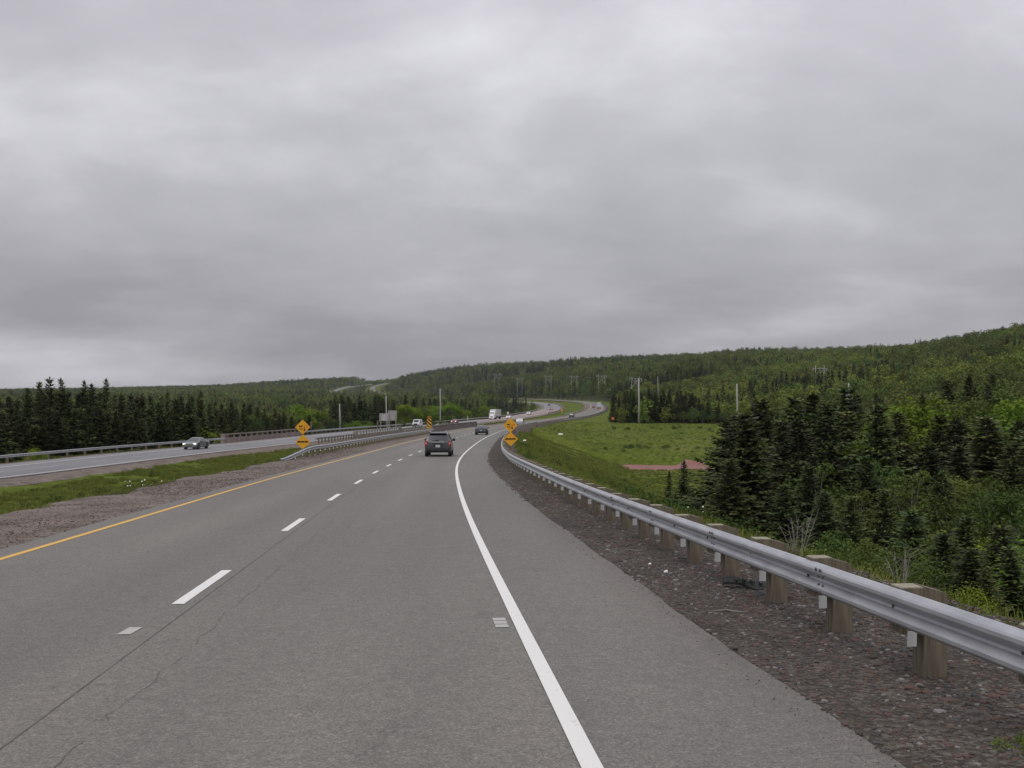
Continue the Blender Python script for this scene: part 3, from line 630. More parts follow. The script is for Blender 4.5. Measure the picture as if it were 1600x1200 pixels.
billboard('taller tan billboard back overlapping a wide pale grey one', 606.5, 620, 641.5, 657, 664, 266, M['sign_back_dark'])
# small roadside posts and signs
def small_sign(name, label, cat, x, y0, y1, Y, w, h, pm, m, rz=0.0):
    X = px(x, Y); g = Hs(X, Y); root = thing(name, label, cat, (X, Y, g), rz); zt = pz(y0, Y) - g
    MB().box((0, 0.04, zt / 2 - .2), (0.09, 0.07, zt + .2)).build("post", pm, root)
    if h: MB().box((0, 0, zt - h / 2), (w, 0.03, h)).build("sign_panel", m, root, bevel=0.02)
small_sign("marker_post", 'thin white marker post beside the end of the far bridge parapet', 'post', 730.5, 650, 662, 300, 0.18, 1.3, M['tag'], M['tag'])
small_sign("marker_post", 'brown wooden marker post beside the near bridge parapet with white balusters', 'post', 590, 657, 672, 233, 0.3, 1.6, M['post_wood'], M['post_wood'])
small_sign("marker_post", 'brown wooden marker post at the far end of the pink parapet', 'post', 486, 658.5, 674, 203, 0.3, 1.3, M['post_wood'], M['post_wood'])
small_sign("road_sign", 'small white sign on the verge beyond the lorry', 'sign', 793.5, 643.5, 652, 520, 0.9, 0.9, M['tag'], M['litter'])
small_sign("road_sign", 'small yellow sign in the far median', 'sign', 878, 639.5, 645, 590, 1.1, 1.1, M['tag'], M['sign_yellow'])
small_sign("road_sign", 'small orange sign at the foot of the dark treeline', 'sign', 957.5, 652.0, 660, 338, .8, .7, M['post_wood'], M['sign_orange'])
small_sign("road_sign", 'small orange sign on the outside of the far road bend', 'sign', 936.5, 637.5, 641, 655, 1.4, 0.6, M['post_wood'], M['sign_orange'])

# ------------------------------------------------------------------ utility poles and pylons
def pole(label, x, ytop, Y, arm=True, group=None, r=0.25, box_=False):
    X = px(x, Y); g = Hs(X, Y); h = pz(ytop, Y) - g; root = thing("utility_pole", label, 'pole', (X, Y, g), random.Random(int(x)).uniform(-.3, .3), group)
    lean = 0.02
    MB().tube([(0, 0, -0.8), (lean * h * .3, 0, h * .5), (-lean * h * 0.3, 0, h)], [r * 1.25, r, r * 0.75], 10).build("shaft", M['pole_pale'], root, smooth=True)
    if arm:
        MB().box((-lean * h * .3, -0.14, h - 0.8), (2.4, 0.11, 0.13)).build("crossarm", M['pole_pale'], root)
        for ox in (-1.1, -.4, .4, 1.1): MB().tube([(ox - .1, -0.14, h - .74), (ox - .1, -0.14, h - .48)], [.05, .06], 6).build("insulator", M['tag'], root)
    if box_: MB().tube([(-0.45, 0, h - 2.6), (-0.45, 0, h - 1.5)], 0.26, 10).build("transformer", M['galv'], root)
    return root
pole('tall pale utility pole in front of the dark treeline behind the meadow', 998, 591.5, 335)
pole('pale utility pole rising behind the spruces at the end of the meadow', 1151.5, 599.5, 318, arm=False)
pole('utility pole with a grey transformer among the tall spruces', 1327, 599, 150, arm=False, box_=True, r=0.13)
pole('pale pole left of the billboards, before dark conifers', 531, 631, 300, arm=False, r=0.19)
pole('pale pole rising behind the billboards', 603.5, 618, 330, arm=False, r=0.19)
pole('tall pale pole beyond the striped hazard board', 687.8, 607, 345, arm=False, r=0.2)
pole('thin distant pole between two power line frames', 1028, 588, 560, arm=False, r=0.14)
wr = thing("power_line", 'thin dark overhead wires strung between the utility poles behind the meadow', 'wires', (px(998, 335), 335, pz(592, 335)))
wp = [Vector((px(880, 420), 420, pz(604, 420))), Vector((px(998, 335), 335, pz(594.5, 335))), Vector((px(1151.5, 318), 318, pz(602, 318))), Vector((px(1327, 150), 150, pz(601, 150))), Vector((px(1800, 120), 120, pz(590, 120)))]
for off in (-0.9, 0.9):
    mb = MB()
    for a_, b_ in zip(wp[1:-1], wp[2:]):
        pts = [a_.lerp(b_, k / 10) + Vector((off, 0, -1.2 * 4 * (k / 10) * (1 - k / 10))) - wr.location for k in range(11)]; mb.tube(pts, .02, 4)
    mb.build("wire", M['rubber'], wr)
def hframe(label, x, ytop, Y, w, brace=True):
    X = px(x, Y); g = Hs(X, Y); h = max(pz(ytop, Y) - g, 9); root = thing("transmission_pylon", label, 'pylon', (X, Y, g), 0.15)
    for sx in (-1, 1): MB().tube([(sx * w / 2, 0, -1), (sx * w / 2, 0, h)], [.20, .15], 8).build("pole_leg", M['pole_pale'], root, smooth=True)
    MB().box((0, -0.2, h - 1.3), (w * 1.75, 0.2, 0.26)).build("crossarm", M['pole_pale'], root)
    z1, z0 = h - 1.5, h - 1.5 - w * 1.1
    for a, b in (((-w / 2, .2, z0), (w / 2, .2, z1)), ((w / 2, .3, z0), (-w / 2, .3, z1)))[:2 if brace else 1]:
        MB().tube([a, b], .11, 6).build("cross_brace", M['pole_pale'], root)
    for ox in (-.8, 0, .8): MB().tube([(ox * w, -.2, h - 2.4), (ox * w, -.2, h - 1.4)], .09, 6).build("insulator", M['tag'], root)
hframe('wooden power line frame farthest along the wooded hillside', 776, 583, 1350, 6)
for lab, x, y, Y in (('distant wooden power line frame right above the long curved road', 812, 590, 1230), ('wooden power line frame left of a pair on the wooded slope', 857, 586, 1130), ('wooden power line frame above the white box truck', 897, 586, 1060), ('tall cross-braced wooden power line frame above the road bend', 940, 585, 940)):
    hframe(lab, x, y, Y, 5.0 if Y < 800 else 5.6)
hframe('wooden power line frame directly behind the tall pale utility pole', 993, 588, 660, 4.6)
hframe('white-grey wooden power line frame high in the forest', 1281, 571, 480, 4.0, brace=False)

# ------------------------------------------------------------------ vehicles
TYRE = {}
def wheel_meshes(r, w):
    k = (r, w)
    if k not in TYRE:
        t = MB(); n = 20; prof = [(-w / 2, r * .62), (-w / 2, r * .92), (-w * .36, r), (w * .36, r), (w / 2, r * .92), (w / 2, r * .62)]
        for i in range(n):
            a = 2 * math.pi * i / n
            for x, rr in prof: t.v.append((x, math.cos(a) * rr, math.sin(a) * rr))
        m_ = len(prof)
        for i in range(n):
            for j in range(m_): t.f.append((i * m_ + j, i * m_ + (j + 1) % m_, ((i + 1) % n) * m_ + (j + 1) % m_, ((i + 1) % n) * m_ + j))
        rim = MB().disc((0, 0, 0), r * .63, (1, 0, 0), w * .7, 16); rim.disc((0, 0, 0), r * .16, (1, 0, 0), w * .82, 8)
        for q in range(5):
            a = q * 2 * math.pi / 5; rim.box((0, math.cos(a) * r * .38, math.sin(a) * r * .38), (w * .78, r * .14, r * .14))
        TYRE[k] = (t.mesh("tyre", M['rubber'], True), rim.mesh("rim", M['rim']))
    return TYRE[k]
def wheel(root, x, y, r=0.34, w=0.23):
    t, rm = wheel_meshes(r, w); o = inst("wheel", t, root, (x, y, r)); inst("rim", rm, o); return o
class Body:
    def __init__(s, st): s.st = st
    def ring(s, q):
        y, wl, wb, wr, z0, zb, zr = q; k = min(0.07, (zr - zb) * 0.35)
        h = [(0, z0), (wl * .93, z0), (wl, z0 + (zb - z0) * .22), ((wl + wb) / 2 * 1.015, z0 + (zb - z0) * .62), (wb, zb), (wr + (wb - wr) * .06, zr - k), (wr * .86, zr), (0, zr + .015)]
        return [(x, y, z) for x, z in h] + [(-x, y, z) for x, z in reversed(h[1:-1])]
    def build(s, root, m, name="body"):
        mb = MB(); rs = [s.ring(q) for q in s.st]; n = len(rs[0])
        for r_ in rs: mb.v += r_
        for i in range(len(rs) - 1):
            for k in range(n): mb.f.append((i * n + k, (i + 1) * n + k, (i + 1) * n + (k + 1) % n, i * n + (k + 1) % n))
        mb.f.append(tuple(range(n))); mb.f.append(tuple(reversed(range((len(rs) - 1) * n, len(rs) * n))))
        return mb.build(name, m, root, smooth=False, bevel=0.025)
    def q(s, y):
        a = np.array(s.st); return [float(np.interp(y, a[:, 0], a[:, c])) for c in range(7)]
    def side_window(s, root, ya, yb, sgn, m, lo=.08, hi=.86, yta=None, ytb=None):
        pts = []
        for y, f in ((ya, lo), (yb, lo), (ytb if ytb is not None else yb, hi), (yta if yta is not None else ya, hi)):
            q = s.q(y); k = min(.07, (q[6] - q[5]) * .35); w0, z0 = q[2], q[5]; w1, z1 = q[3] + (q[2] - q[3]) * .06, q[6] - k
            pts.append((sgn * (w0 + (w1 - w0) * f + .012), y, z0 + (z1 - z0) * f))
        MB().prism(pts, (-sgn * .03, 0, 0)).build("side_window", m, root)
    def top_window(s, root, ia, ib, m, name, fa=.08, fb=.92, sx=.97, out=.014):
        A, B = s.st[ia], s.st[ib]; pa = [Vector((x * A[3] * .86 * sx, A[0], A[6] + .01)) for x in (-1, 1)]; pb = [Vector((x * B[3] * .86 * sx, B[0], B[6] + .01)) for x in (-1, 1)]
        p = [pa[0].lerp(pb[0], fa), pa[1].lerp(pb[1], fa), pa[1].lerp(pb[1], fb), pa[0].lerp(pb[0], fb)]
        nrm = (p[1] - p[0]).cross(p[2] - p[1]).normalized()
        if nrm.z < 0: nrm = -nrm
        MB().prism([v + nrm * out for v in p], -nrm * .03).build(name, m, root)
def vehicle(name, label, cat, L, Y, s, away, drop=0.0):
    c = at(L, Y, s, 0.004); rz = heading(L, Y) + (0 if away else math.pi)
    root = thing(name, label, cat, tuple(c), rz); t = float(lz(L, Y + 2) - lz(L, Y - 2)) / 4
    root.rotation_euler = (math.atan(t) * (1 if away else -1), 0, rz); return root
def add_box(root, name, c, d, m, bevel=0.0): return MB().box(c, d).build(name, m, root, bevel=bevel)
def car(root, st, paint, glass, ax=(1.32, -1.30), tw=.79, r=.34, wi=(3, 5, 6), win=((-1.45, -.35), (-.25, .75)), lit=False, rear=True, rails=False, spoiler=False):
    b = Body(st); body = b.build(root, paint); y0, y1 = st[0][0], st[-1][0]; hw = max(q[1] for q in st)
    for y in ax:
        for sx in (-1, 1):
            wheel(root, sx * tw, y, r); MB().disc((sx * (hw - .10), y, r + .02), r * 1.16, (1, 0, 0), .215, 18).build("wheel_arch", M['plastic'], root)
    ir, im, ic = wi
    b.top_window(root, ir - 1, ir, glass, "rear_window"); b.top_window(root, ic, im, glass, "windscreen")
    for sx in (-1, 1):
        for ya, yb in win: b.side_window(root, ya, yb, sx, glass)
        mr = add_box(root, "side_mirror", (sx * (hw + .075), st[ic][0] - .28, st[ic][5] + .10), (.22, .12, .17), M['plastic'] if paint is M['p_grey'] else paint, .03)
        q = b.q(y0 + .1)
        tl = add_box(root, "tail_light", (sx * (q[2] - .09), y0 + .045, q[6] - .10 if not spoiler else .90), (.20, .10, .34 if spoiler else .16), M['tail'], .02)
        if spoiler: MB().box((sx * (q[2] - .09), y0 - .012, .90), (.13, .02, .12)).build("lens", M['tail_lens'], tl)
        q = b.q(y1 - .2)
        add_box(root, "headlight", (sx * (q[2] - .14), y1 - .13, q[5] - .02), (.30, .16, .15), M['lamp_on'] if lit else M['lamp'], .03)
    add_box(root, "rear_bumper", (0, y0 + .06, st[0][4] + .10), (hw * 1.72, .22, .26), M['plastic'] if spoiler else paint, .05)
    add_box(root, "front_bumper", (0, y1 - .06, st[-1][4] + .06), (hw * 1.72, .20, .22), paint, .05)
    add_box(root, "lower_grille", (0, y1 + .035, st[-1][4] + .05), (hw * 1.1, .03, .13), M['plastic'])
    add_box(root, "grille", (0, y1 + .012, st[-1][5] - .03), (hw * .75, .04, .10), M['plastic'])
    add_box(root, "licence_plate", (0, y0 - .02, .72 if spoiler else .62), (.31, .05, .16), M['plate'])
    if rails:
        for sx in (-1, 1): MB().tube([(sx * .52, -1.6, 1.63), (sx * .54, -1.3, 1.72), (sx * .54, .3, 1.72), (sx * .52, .6, 1.62)], .025, 6).build("roof_rail", M['chrome'], root)
    return b
SUV = [(-2.16, .80, .80, .78, .40, .60, .70), (-2.13, .86, .86, .82, .34, .84, .96), (-2.04, .88, .88, .84, .30, .98, 1.03), (-1.76, .90, .89, .63, .28, 1.02, 1.57), (-1.45, .90, .90, .61, .26, 1.02, 1.64), (0, .90, .90, .63, .25, 1.0, 1.66), (.45, .90, .90, .62, .25, 1.0, 1.60),
       (1.05, .90, .88, .80, .25, 1.0, 1.07), (1.85, .88, .84, .76, .26, .88, .94), (2.14, .80, .78, .72, .32, .66, .74)]
SED = [(-2.30, .76, .78, .74, .40, .62, .70), (-2.24, .84, .85, .80, .30, .82, .93), (-1.55, .86, .86, .80, .24, .88, .97), (-.85, .87, .86, .62, .22, .90, 1.36), (-.1, .87, .86, .63, .22, .90, 1.42), (.35, .87, .86, .62, .22, .90, 1.38),
       (1.10, .87, .85, .78, .22, .90, .96), (1.92, .86, .82, .74, .24, .76, .82), (2.26, .77, .75, .70, .30, .58, .65)]
VAN = [(-2.5, .90, .92, .84, .42, .70, .80), (-2.46, .94, .95, .88, .34, 1.05, 1.12), (-2.36, .96, .95, .80, .32, 1.1, 1.86), (-2.1, .97, .96, .82, .30, 1.12, 2.00), (1.0, .97, .96, .82, .28, 1.12, 2.02), (1.2, .97, .96, .80, .28, 1.12, 1.94),
       (1.72, .96, .94, .84, .28, 1.12, 1.20), (2.35, .94, .90, .82, .30, 1.02, 1.08), (2.55, .90, .86, .80, .34, .80, .90)]
MINI = [(-2.4, .84, .86, .80, .40, .62, .72), (-2.36, .90, .90, .86, .32, .92, 1.0), (-2.28, .92, .92, .84, .28, 1.0, 1.08), (-2.0, .94, .93, .74, .26, 1.04, 1.66), (-1.6, .94, .94, .73, .24, 1.04, 1.74), (.5, .94, .94, .73, .24, 1.02, 1.72), (.9, .94, .93, .71, .24, 1.0, 1.64),
        (1.75, .93, .90, .80, .24, .98, 1.04), (2.2, .90, .86, .78, .26, .82, .88), (2.42, .82, .80, .74, .32, .62, .70)]
# grey SUV ahead
v = vehicle("suv", 'dark grey SUV with roof rails driving ahead in the right lane', 'car', EB, 76.0, -1.62, True)
b = car(v, SUV, M['p_grey'], M['glass_dark'], spoiler=True, rails=True, wi=(3, 6, 7), win=((-1.5, -.9), (-.85, -.05), (.05, .75)), r=.35)
add_box(v, "spoiler", (0, -1.84, 1.585), (1.22, .24, .05), M['p_grey'], .02); add_box(v, "tailgate_trim", (0, -2.155, .985), (.90, .03, .055), M['chrome'], .01)
MB().tube([(-.42, -2.075, 1.085), (.05, -2.06, 1.11)], .02, 6).build("wiper", M['plastic'], v); add_box(v, "plate_recess", (0, -2.15, .76), (.62, .02, .26), M['plastic'], .01)
add_box(v, "licence_plate_light", (0, -2.165, .905), (.18, .02, .03), M['plastic'])
v = vehicle("sedan", 'dark blue-green sedan ahead of the grey SUV near the bridge', 'car', EB, 162, -1.55, True); car(v, SED, M['p_navy'], M['glass_car'], wi=(3, 5, 6))
v = vehicle("minivan", 'silver minivan driving off the far end of the bridge', 'car', EB, 268, -1.75, True); car(v, MINI, M['p_silver'], M['glass_car'], wi=(3, 6, 7), win=((-1.8, -.7), (-.6, .2), (.3, 1.1)))
v = vehicle("pickup_truck", 'small dark jeep-like vehicle on the distant bright stretch before the bend', 'car', EB, 440, -1.75, True); car(v, [(a, c * 1.02, d * 1.02, e * 1.1, f + .08, g_ + .1, h + .14) for a, c, d, e, f, g_, h in SUV], M['p_black'], M['glass_dark'], wi=(3, 6, 7), r=.38)
v = vehicle("sedan", 'oncoming sage silver sedan with lit headlights in front of the tall spruces', 'car', WB, 133, -5.6, False); car(v, SED, M['p_sage'], M['glass_car'], wi=(3, 5, 6), lit=True, win=((-1.2, -.55), (-.45, .2), (.25, .75)))
v = vehicle("van", 'oncoming white van with dark grille beside the billboards', 'van', WB, 292, -5.6, False)
b = Body(VAN); b.build(v, M['p_white']); b.top_window(v, 6, 5, M['glass_dark'], "windscreen")
for sx in (-1, 1):
    b.side_window(v, .5, 1.2, sx, M['glass_dark'])
    for y in (1.6, -1.6): wheel(v, sx * .84, y, .37, .24)
    add_box(v, "headlight", (sx * .70, 2.53, .84), (.28, .08, .20), M['lamp'], .02); add_box(v, "side_mirror", (sx * 1.12, 1.45, 1.32), (.2, .12, .32), M['plastic'], .02)
add_box(v, "grille", (0, 2.55, .82), (1.05, .06, .34), M['plastic'], .02); add_box(v, "front_bumper", (0, 2.56, .50), (1.85, .18, .24), M['plastic'], .04)
v = vehicle("sedan", 'oncoming red sedan with lit headlights past the billboards', 'car', WB, 348, -5.6, False); car(v, SED, M['p_red'], M['glass_dark'], wi=(3, 5, 6), lit=True)
v = vehicle("sedan", 'oncoming white car just behind the white lorry', 'car', WB, 462, -1.9, False); car(v, [(a, c, d, e, f, g_ * 1.1, h * 1.12) for a, c, d, e, f, g_, h in SED], M['p_white'], M['glass_dark'], wi=(3, 5, 6), lit=True)
v = vehicle("sedan", 'small distant white car on the pinkish road stretch', 'car', WB, 548, -5.5, False); car(v, SED, M['p_white'], M['glass_dark'], wi=(3, 5, 6), lit=True)
v = vehicle("sedan", 'small distant dark red car entering the pinkish road stretch', 'car', WB, 632, -3.6, False); car(v, SED, M['p_red'], M['glass_dark'], wi=(3, 5, 6), lit=True)
v = vehicle("sedan", 'tiny dark car at the far oncoming bend', 'car', WB, 735, -5.4, False); car(v, SED, M['p_black'], M['glass_dark'], wi=(3, 5, 6))
v = vehicle("sedan", 'tiny dark red car on the inner lane of the far bend', 'car', EB, 690, -5.2, True); car(v, SED, M['p_red'], M['glass_dark'], wi=(3, 5, 6))
for lab, Y, s_, p_ in (('tiny dark car low on the road climbing the far hill', 2080, -5.4, 'p_black'), ('tiny red car halfway up the road climbing the far hill', 2260, -2.0, 'p_red'), ('tiny silver car high on the road climbing the far hill', 2440, -5.0, 'p_silver')):
    v = vehicle("sedan", lab, 'car', EB, Y, s_, True); car(v, SED, M[p_], M['glass_dark'], wi=(3, 5, 6))
# articulated lorry, oncoming
v = vehicle("semi_truck", 'oncoming white articulated lorry with grey box trailer', 'truck', WB, 440, -5.6, False)
add_box(v, "trailer", (0, -9.2, 2.62), (2.6, 14.0, 2.85), M['trailer'], .04); add_box(v, "chassis", (0, -5.5, .95), (1.0, 18.5, .28), M['plastic'])
HOOD = [(-.9, 1.05, 1.10, 1.0, .75, 2.3, 3.62), (.2, 1.10, 1.15, 1.05, .7, 2.3, 3.85), (1.3, 1.14, 1.16, 1.05, .65, 2.05, 3.05), (1.75, 1.14, 1.16, 1.0, .6, 1.95, 2.85), (2.25, 1.1, 1.10, 1.0, .55, 1.85, 2.0), (3.5, .98, .95, .8, .5, 1.5, 1.66), (3.8, .9, .85, .7, .55, 1.2, 1.35)]
b = Body(HOOD); b.build(v, M['p_white'], "cab"); b.top_window(v, 4, 3, M['glass_dark'], "windscreen", .1, .9)
for sx in (-1, 1):
    b.side_window(v, .8, 1.65, sx, M['glass_dark'], .05, .7); add_box(v, "headlight", (sx * .80, 3.72, 1.02), (.3, .14, .26), M['lamp_on'], .03)
    wheel(v, sx * 1.0, 2.9, .5, .3)
    for y in (-.6, -1.9, -13.6, -14.9): wheel(v, sx * 1.0, y, .5, .5)
    add_box(v, "side_mirror", (sx * 1.42, 1.75, 2.25), (.2, .12, .6), M['chrome'], .02); MB().tube([(sx * 1.0, .3, .8), (sx * 1.0, 1.7, .8)], .32, 12).build("fuel_tank", M['chrome'], v, smooth=True)
add_box(v, "grille", (0, 3.80, 1.08), (.95, .06, .62), M['chrome'], .02); add_box(v, "front_bumper", (0, 3.82, .58), (2.3, .22, .36), M['p_white'], .05)
add_box(v, "sun_visor", (0, 1.95, 2.86), (1.9, .3, .06), M['p_white'], .02); add_box(v, "roof_fairing", (0, .0, 3.95), (1.8, 1.3, .22), M['p_white'], .08)
# white box truck driving away
v = vehicle("box_truck", 'white box truck driving away around the far bend', 'truck', EB, 668, -1.7, True)
add_box(v, "cargo_box", (0, -1, 2.45), (2.55, 7.4, 2.75), M['p_white'], .04); add_box(v, "cab", (0, 3.6, 1.7), (2.2, 1.8, 2.2), M['p_white'], .15); add_box(v, "chassis", (0, 0, .8), (.9, 8.6, .3), M['plastic'])
add_box(v, "rear_bumper", (0, -4.75, .65), (2.3, .14, .3), M['plastic']); add_box(v, "rear_door", (0, -4.72, 2.4), (2.3, .03, 2.5), M['trailer'])
for sx in (-1, 1):
    add_box(v, "tail_light", (sx * 1.0, -4.84, .72), (.2, .06, .14), M['tail'])
    for y in (-2.8, 3.2): wheel(v, sx * .98, y, .48, .34)

# ------------------------------------------------------------------ vegetation meshes
def kite(mb, p, d, L, W, n, tint):
    d = d.normalized(); w = n.cross(d)
    if w.length < 1e-4: w = d.orthogonal()
    w.normalize(); b = len(mb.v)
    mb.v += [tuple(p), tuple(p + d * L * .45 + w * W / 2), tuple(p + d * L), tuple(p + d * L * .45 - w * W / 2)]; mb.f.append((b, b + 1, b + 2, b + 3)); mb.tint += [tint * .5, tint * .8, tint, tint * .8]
def spruce_crown(seed, h=10.0, rad=2.1, step=0.30, nb=7, spr=0.22, size=1.0, bare=0.05, lj=.5, core=False):
    rng = random.Random(seed); mb = MB(); mb.tint = []; z = h * bare; gapaz = rng.uniform(0, 6.28)
    lvl = 0
    while z < h * 0.985:
        lvl += 1; f = z / h; Rm = rad * (1 - f) ** 0.92 * (0.75 + 0.25 * min(1, f / 0.12)); n = nb if f < .8 else max(3, nb - 2)
        for k in range(n):
            a = rng.uniform(0, 6.283); lv = .82 + .24 * math.sin(lvl * 2.4 + seed); L = Rm * rng.uniform(0.55, 1.18) * lv * (1 + .15 * math.cos(a - gapaz)) + 0.08
            if rng.random() < .08: L *= 1.22
            up = 0.30 * f * f + 0.02 - 0.22 * (1 - f) + rng.uniform(-.08, .08); ca, sa = math.cos(a), math.sin(a); m_ = max(1, int(L / spr))
            z0 = z + rng.uniform(-lj, lj) * step
            for j in range(m_ + 1):
                t = (j + rng.uniform(.1, .9)) / (m_ + 1); rr = L * t; zz = z0 + up * rr - 0.10 * L * math.sin(math.pi * t) + (0.10 * L * t * t)
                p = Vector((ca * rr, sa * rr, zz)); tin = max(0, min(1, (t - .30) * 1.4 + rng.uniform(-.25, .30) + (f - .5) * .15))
                for sg in (-1, 1):
                    b = a + sg * rng.uniform(.45, 1.15); d = Vector((math.cos(b), math.sin(b), rng.uniform(-.85, .25)))
                    nn = Vector((rng.uniform(-1.1, 1.1), rng.uniform(-1.1, 1.1), 1)).normalized()
                    kite(mb, p, d, size * rng.uniform(.26, .46) * (0.40 + .60 * (1 - f)), size * rng.uniform(.12, .22), nn, tin)
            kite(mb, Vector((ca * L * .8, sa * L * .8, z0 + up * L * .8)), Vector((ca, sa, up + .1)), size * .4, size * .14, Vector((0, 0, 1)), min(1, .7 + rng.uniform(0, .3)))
        z += step * (0.75 + .5 * rng.random()) * (1.0 if f < .75 else .7)
    if core:  # inner sprays tinted dark: the crown's interior shade is painted into their colour
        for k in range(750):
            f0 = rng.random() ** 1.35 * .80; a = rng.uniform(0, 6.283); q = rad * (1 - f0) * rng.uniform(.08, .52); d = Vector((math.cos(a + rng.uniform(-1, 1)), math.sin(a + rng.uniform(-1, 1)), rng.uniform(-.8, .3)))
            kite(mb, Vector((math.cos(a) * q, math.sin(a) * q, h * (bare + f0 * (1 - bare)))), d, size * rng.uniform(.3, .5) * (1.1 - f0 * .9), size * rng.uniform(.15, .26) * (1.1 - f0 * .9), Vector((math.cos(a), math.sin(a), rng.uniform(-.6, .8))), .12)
    for k in range(5): kite(mb, Vector((0, 0, h * .955)), Vector((rng.uniform(-.25, .25), rng.uniform(-.25, .25), 1)), h * .05, .09, Vector((rng.uniform(-1, 1), rng.uniform(-1, 1), .1)), .7)
    return mb
def trunk_mesh(h, r, seed, m, limbs=None):
    rng = random.Random(seed); mb = MB(); pts = [(0, 0, -1.5)] + [(rng.uniform(-.05, .05) * h * .1 * i, rng.uniform(-.05, .05) * h * .1 * i, h * i / 4) for i in range(5)]
    pts[1] = (0, 0, 0); mb.tube(pts, [r * 1.25, r * 1.15, r * .85, r * .6, r * .36, r * .08], 7)
    for a, b, rr in (limbs or []): mid = (Vector(a) + Vector(b)) / 2 + Vector((0, 0, -.25)); mb.tube([a, mid, b], [rr, rr * .7, rr * .25], 5)
    return mb.mesh("trunk", m, True)
def leafy(seed, h=9.0, rad=3.0, nc=18, nl=120, ls=0.34, z0=.25, cr=.36):
    rng = random.Random(seed); mb = MB(); mb.tint = []; limbs = []; cz = h * (1 + z0) / 2; hz = h * (1 - z0) / 2
    for c in range(nc):
        while True:
            v_ = Vector((rng.uniform(-1, 1), rng.uniform(-1, 1), rng.uniform(-1, 1)))
            if .25 < v_.length < 1: break
        v_ = v_.normalized() * rng.uniform(.5, .92); sq = 1 - .35 * max(0, v_.z)
        cc = Vector((v_.x * rad * sq, v_.y * rad * sq, cz + v_.z * hz)); rc = rad * cr * rng.uniform(.7, 1.25); base = rng.uniform(-.2, .25)
        limbs.append(((0, 0, max(h * .12, cc.z * .5)), tuple(cc), .035 * h * .25))
        for k in range(nl):
            n = Vector((rng.gauss(0, 1), rng.gauss(0, 1), rng.gauss(0, 1))).normalized(); rr = rc * rng.uniform(.35, 1.08) ** .7
            p = cc + Vector((n.x, n.y, n.z * .8)) * rr; d = (Vector((rng.uniform(-1, 1), rng.uniform(-1, 1), rng.uniform(-.9, .5))) + n * .6)
            nn = (n + Vector((rng.uniform(-.7, .7), rng.uniform(-.7, .7), rng.uniform(-.3, .9)))).normalized()
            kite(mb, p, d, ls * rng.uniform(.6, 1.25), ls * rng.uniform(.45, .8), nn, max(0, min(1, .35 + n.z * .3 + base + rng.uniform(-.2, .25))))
    return mb, limbs
SPR = []
for k, (h_, r_) in enumerate(((10, 2.9), (10, 2.4), (10, 3.3), (10, 2.6), (10, 2.2), (10, 3.6))):
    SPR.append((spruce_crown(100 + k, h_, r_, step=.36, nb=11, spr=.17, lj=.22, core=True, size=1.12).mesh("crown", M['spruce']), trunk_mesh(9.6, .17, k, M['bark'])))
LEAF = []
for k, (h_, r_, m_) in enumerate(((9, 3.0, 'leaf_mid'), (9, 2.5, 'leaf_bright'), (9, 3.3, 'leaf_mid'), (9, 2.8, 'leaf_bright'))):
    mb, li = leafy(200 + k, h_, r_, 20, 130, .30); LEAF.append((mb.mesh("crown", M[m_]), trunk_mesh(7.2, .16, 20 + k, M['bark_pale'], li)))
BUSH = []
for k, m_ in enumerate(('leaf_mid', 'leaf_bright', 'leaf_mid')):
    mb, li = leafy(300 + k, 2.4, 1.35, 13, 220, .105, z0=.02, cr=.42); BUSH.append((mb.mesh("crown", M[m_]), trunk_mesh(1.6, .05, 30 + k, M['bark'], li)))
def tree(name, label, cat, pair, X, Y, h, ref, group, rng, wid=1.0, sink=0.1):
    g = Hs(X, Y) - sink; root = thing(name, label, cat, (X, Y, g), rng.uniform(0, 6.28), group); k = h / ref; w = k * wid * rng.uniform(.9, 1.1)
    root.scale = (w, w, k); root.rotation_euler = (rng.gauss(0, .025), rng.gauss(0, .025), root.rotation_euler[2]); inst("trunk", pair[1], root); inst("crown", pair[0], root); return root
rng = random.Random(77); TREE_XY = []
def place(kind, x, Y, ytop, label, group, hmin=2.0, hmax=18, wid=1.0, X=None, h=None):
    X = px(x, Y) if X is None else X; g = Hs(X, Y); hh = h if h else min(max(pz(ytop, Y) - g, hmin), hmax); TREE_XY.append((X, Y))
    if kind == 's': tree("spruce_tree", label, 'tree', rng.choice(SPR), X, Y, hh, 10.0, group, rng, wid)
    elif kind == 'd': tree("deciduous_tree", label, 'tree', LEAF[rng.choice((0, 2))], X, Y, hh, 9.6, group, rng, wid)
    elif kind == 'b': tree("deciduous_tree", label, 'tree', LEAF[rng.choice((1, 3))], X, Y, hh, 9.6, group, rng, wid)
    elif kind == 'u': tree("leafy_shrub", label, 'shrub', BUSH[rng.choice((0, 2))], X, Y, hh, 2.4, group, rng, wid, .15)
    elif kind == 'v': tree("leafy_shrub", label, 'shrub', BUSH[1], X, Y, hh, 2.4, group, rng, wid, .15)
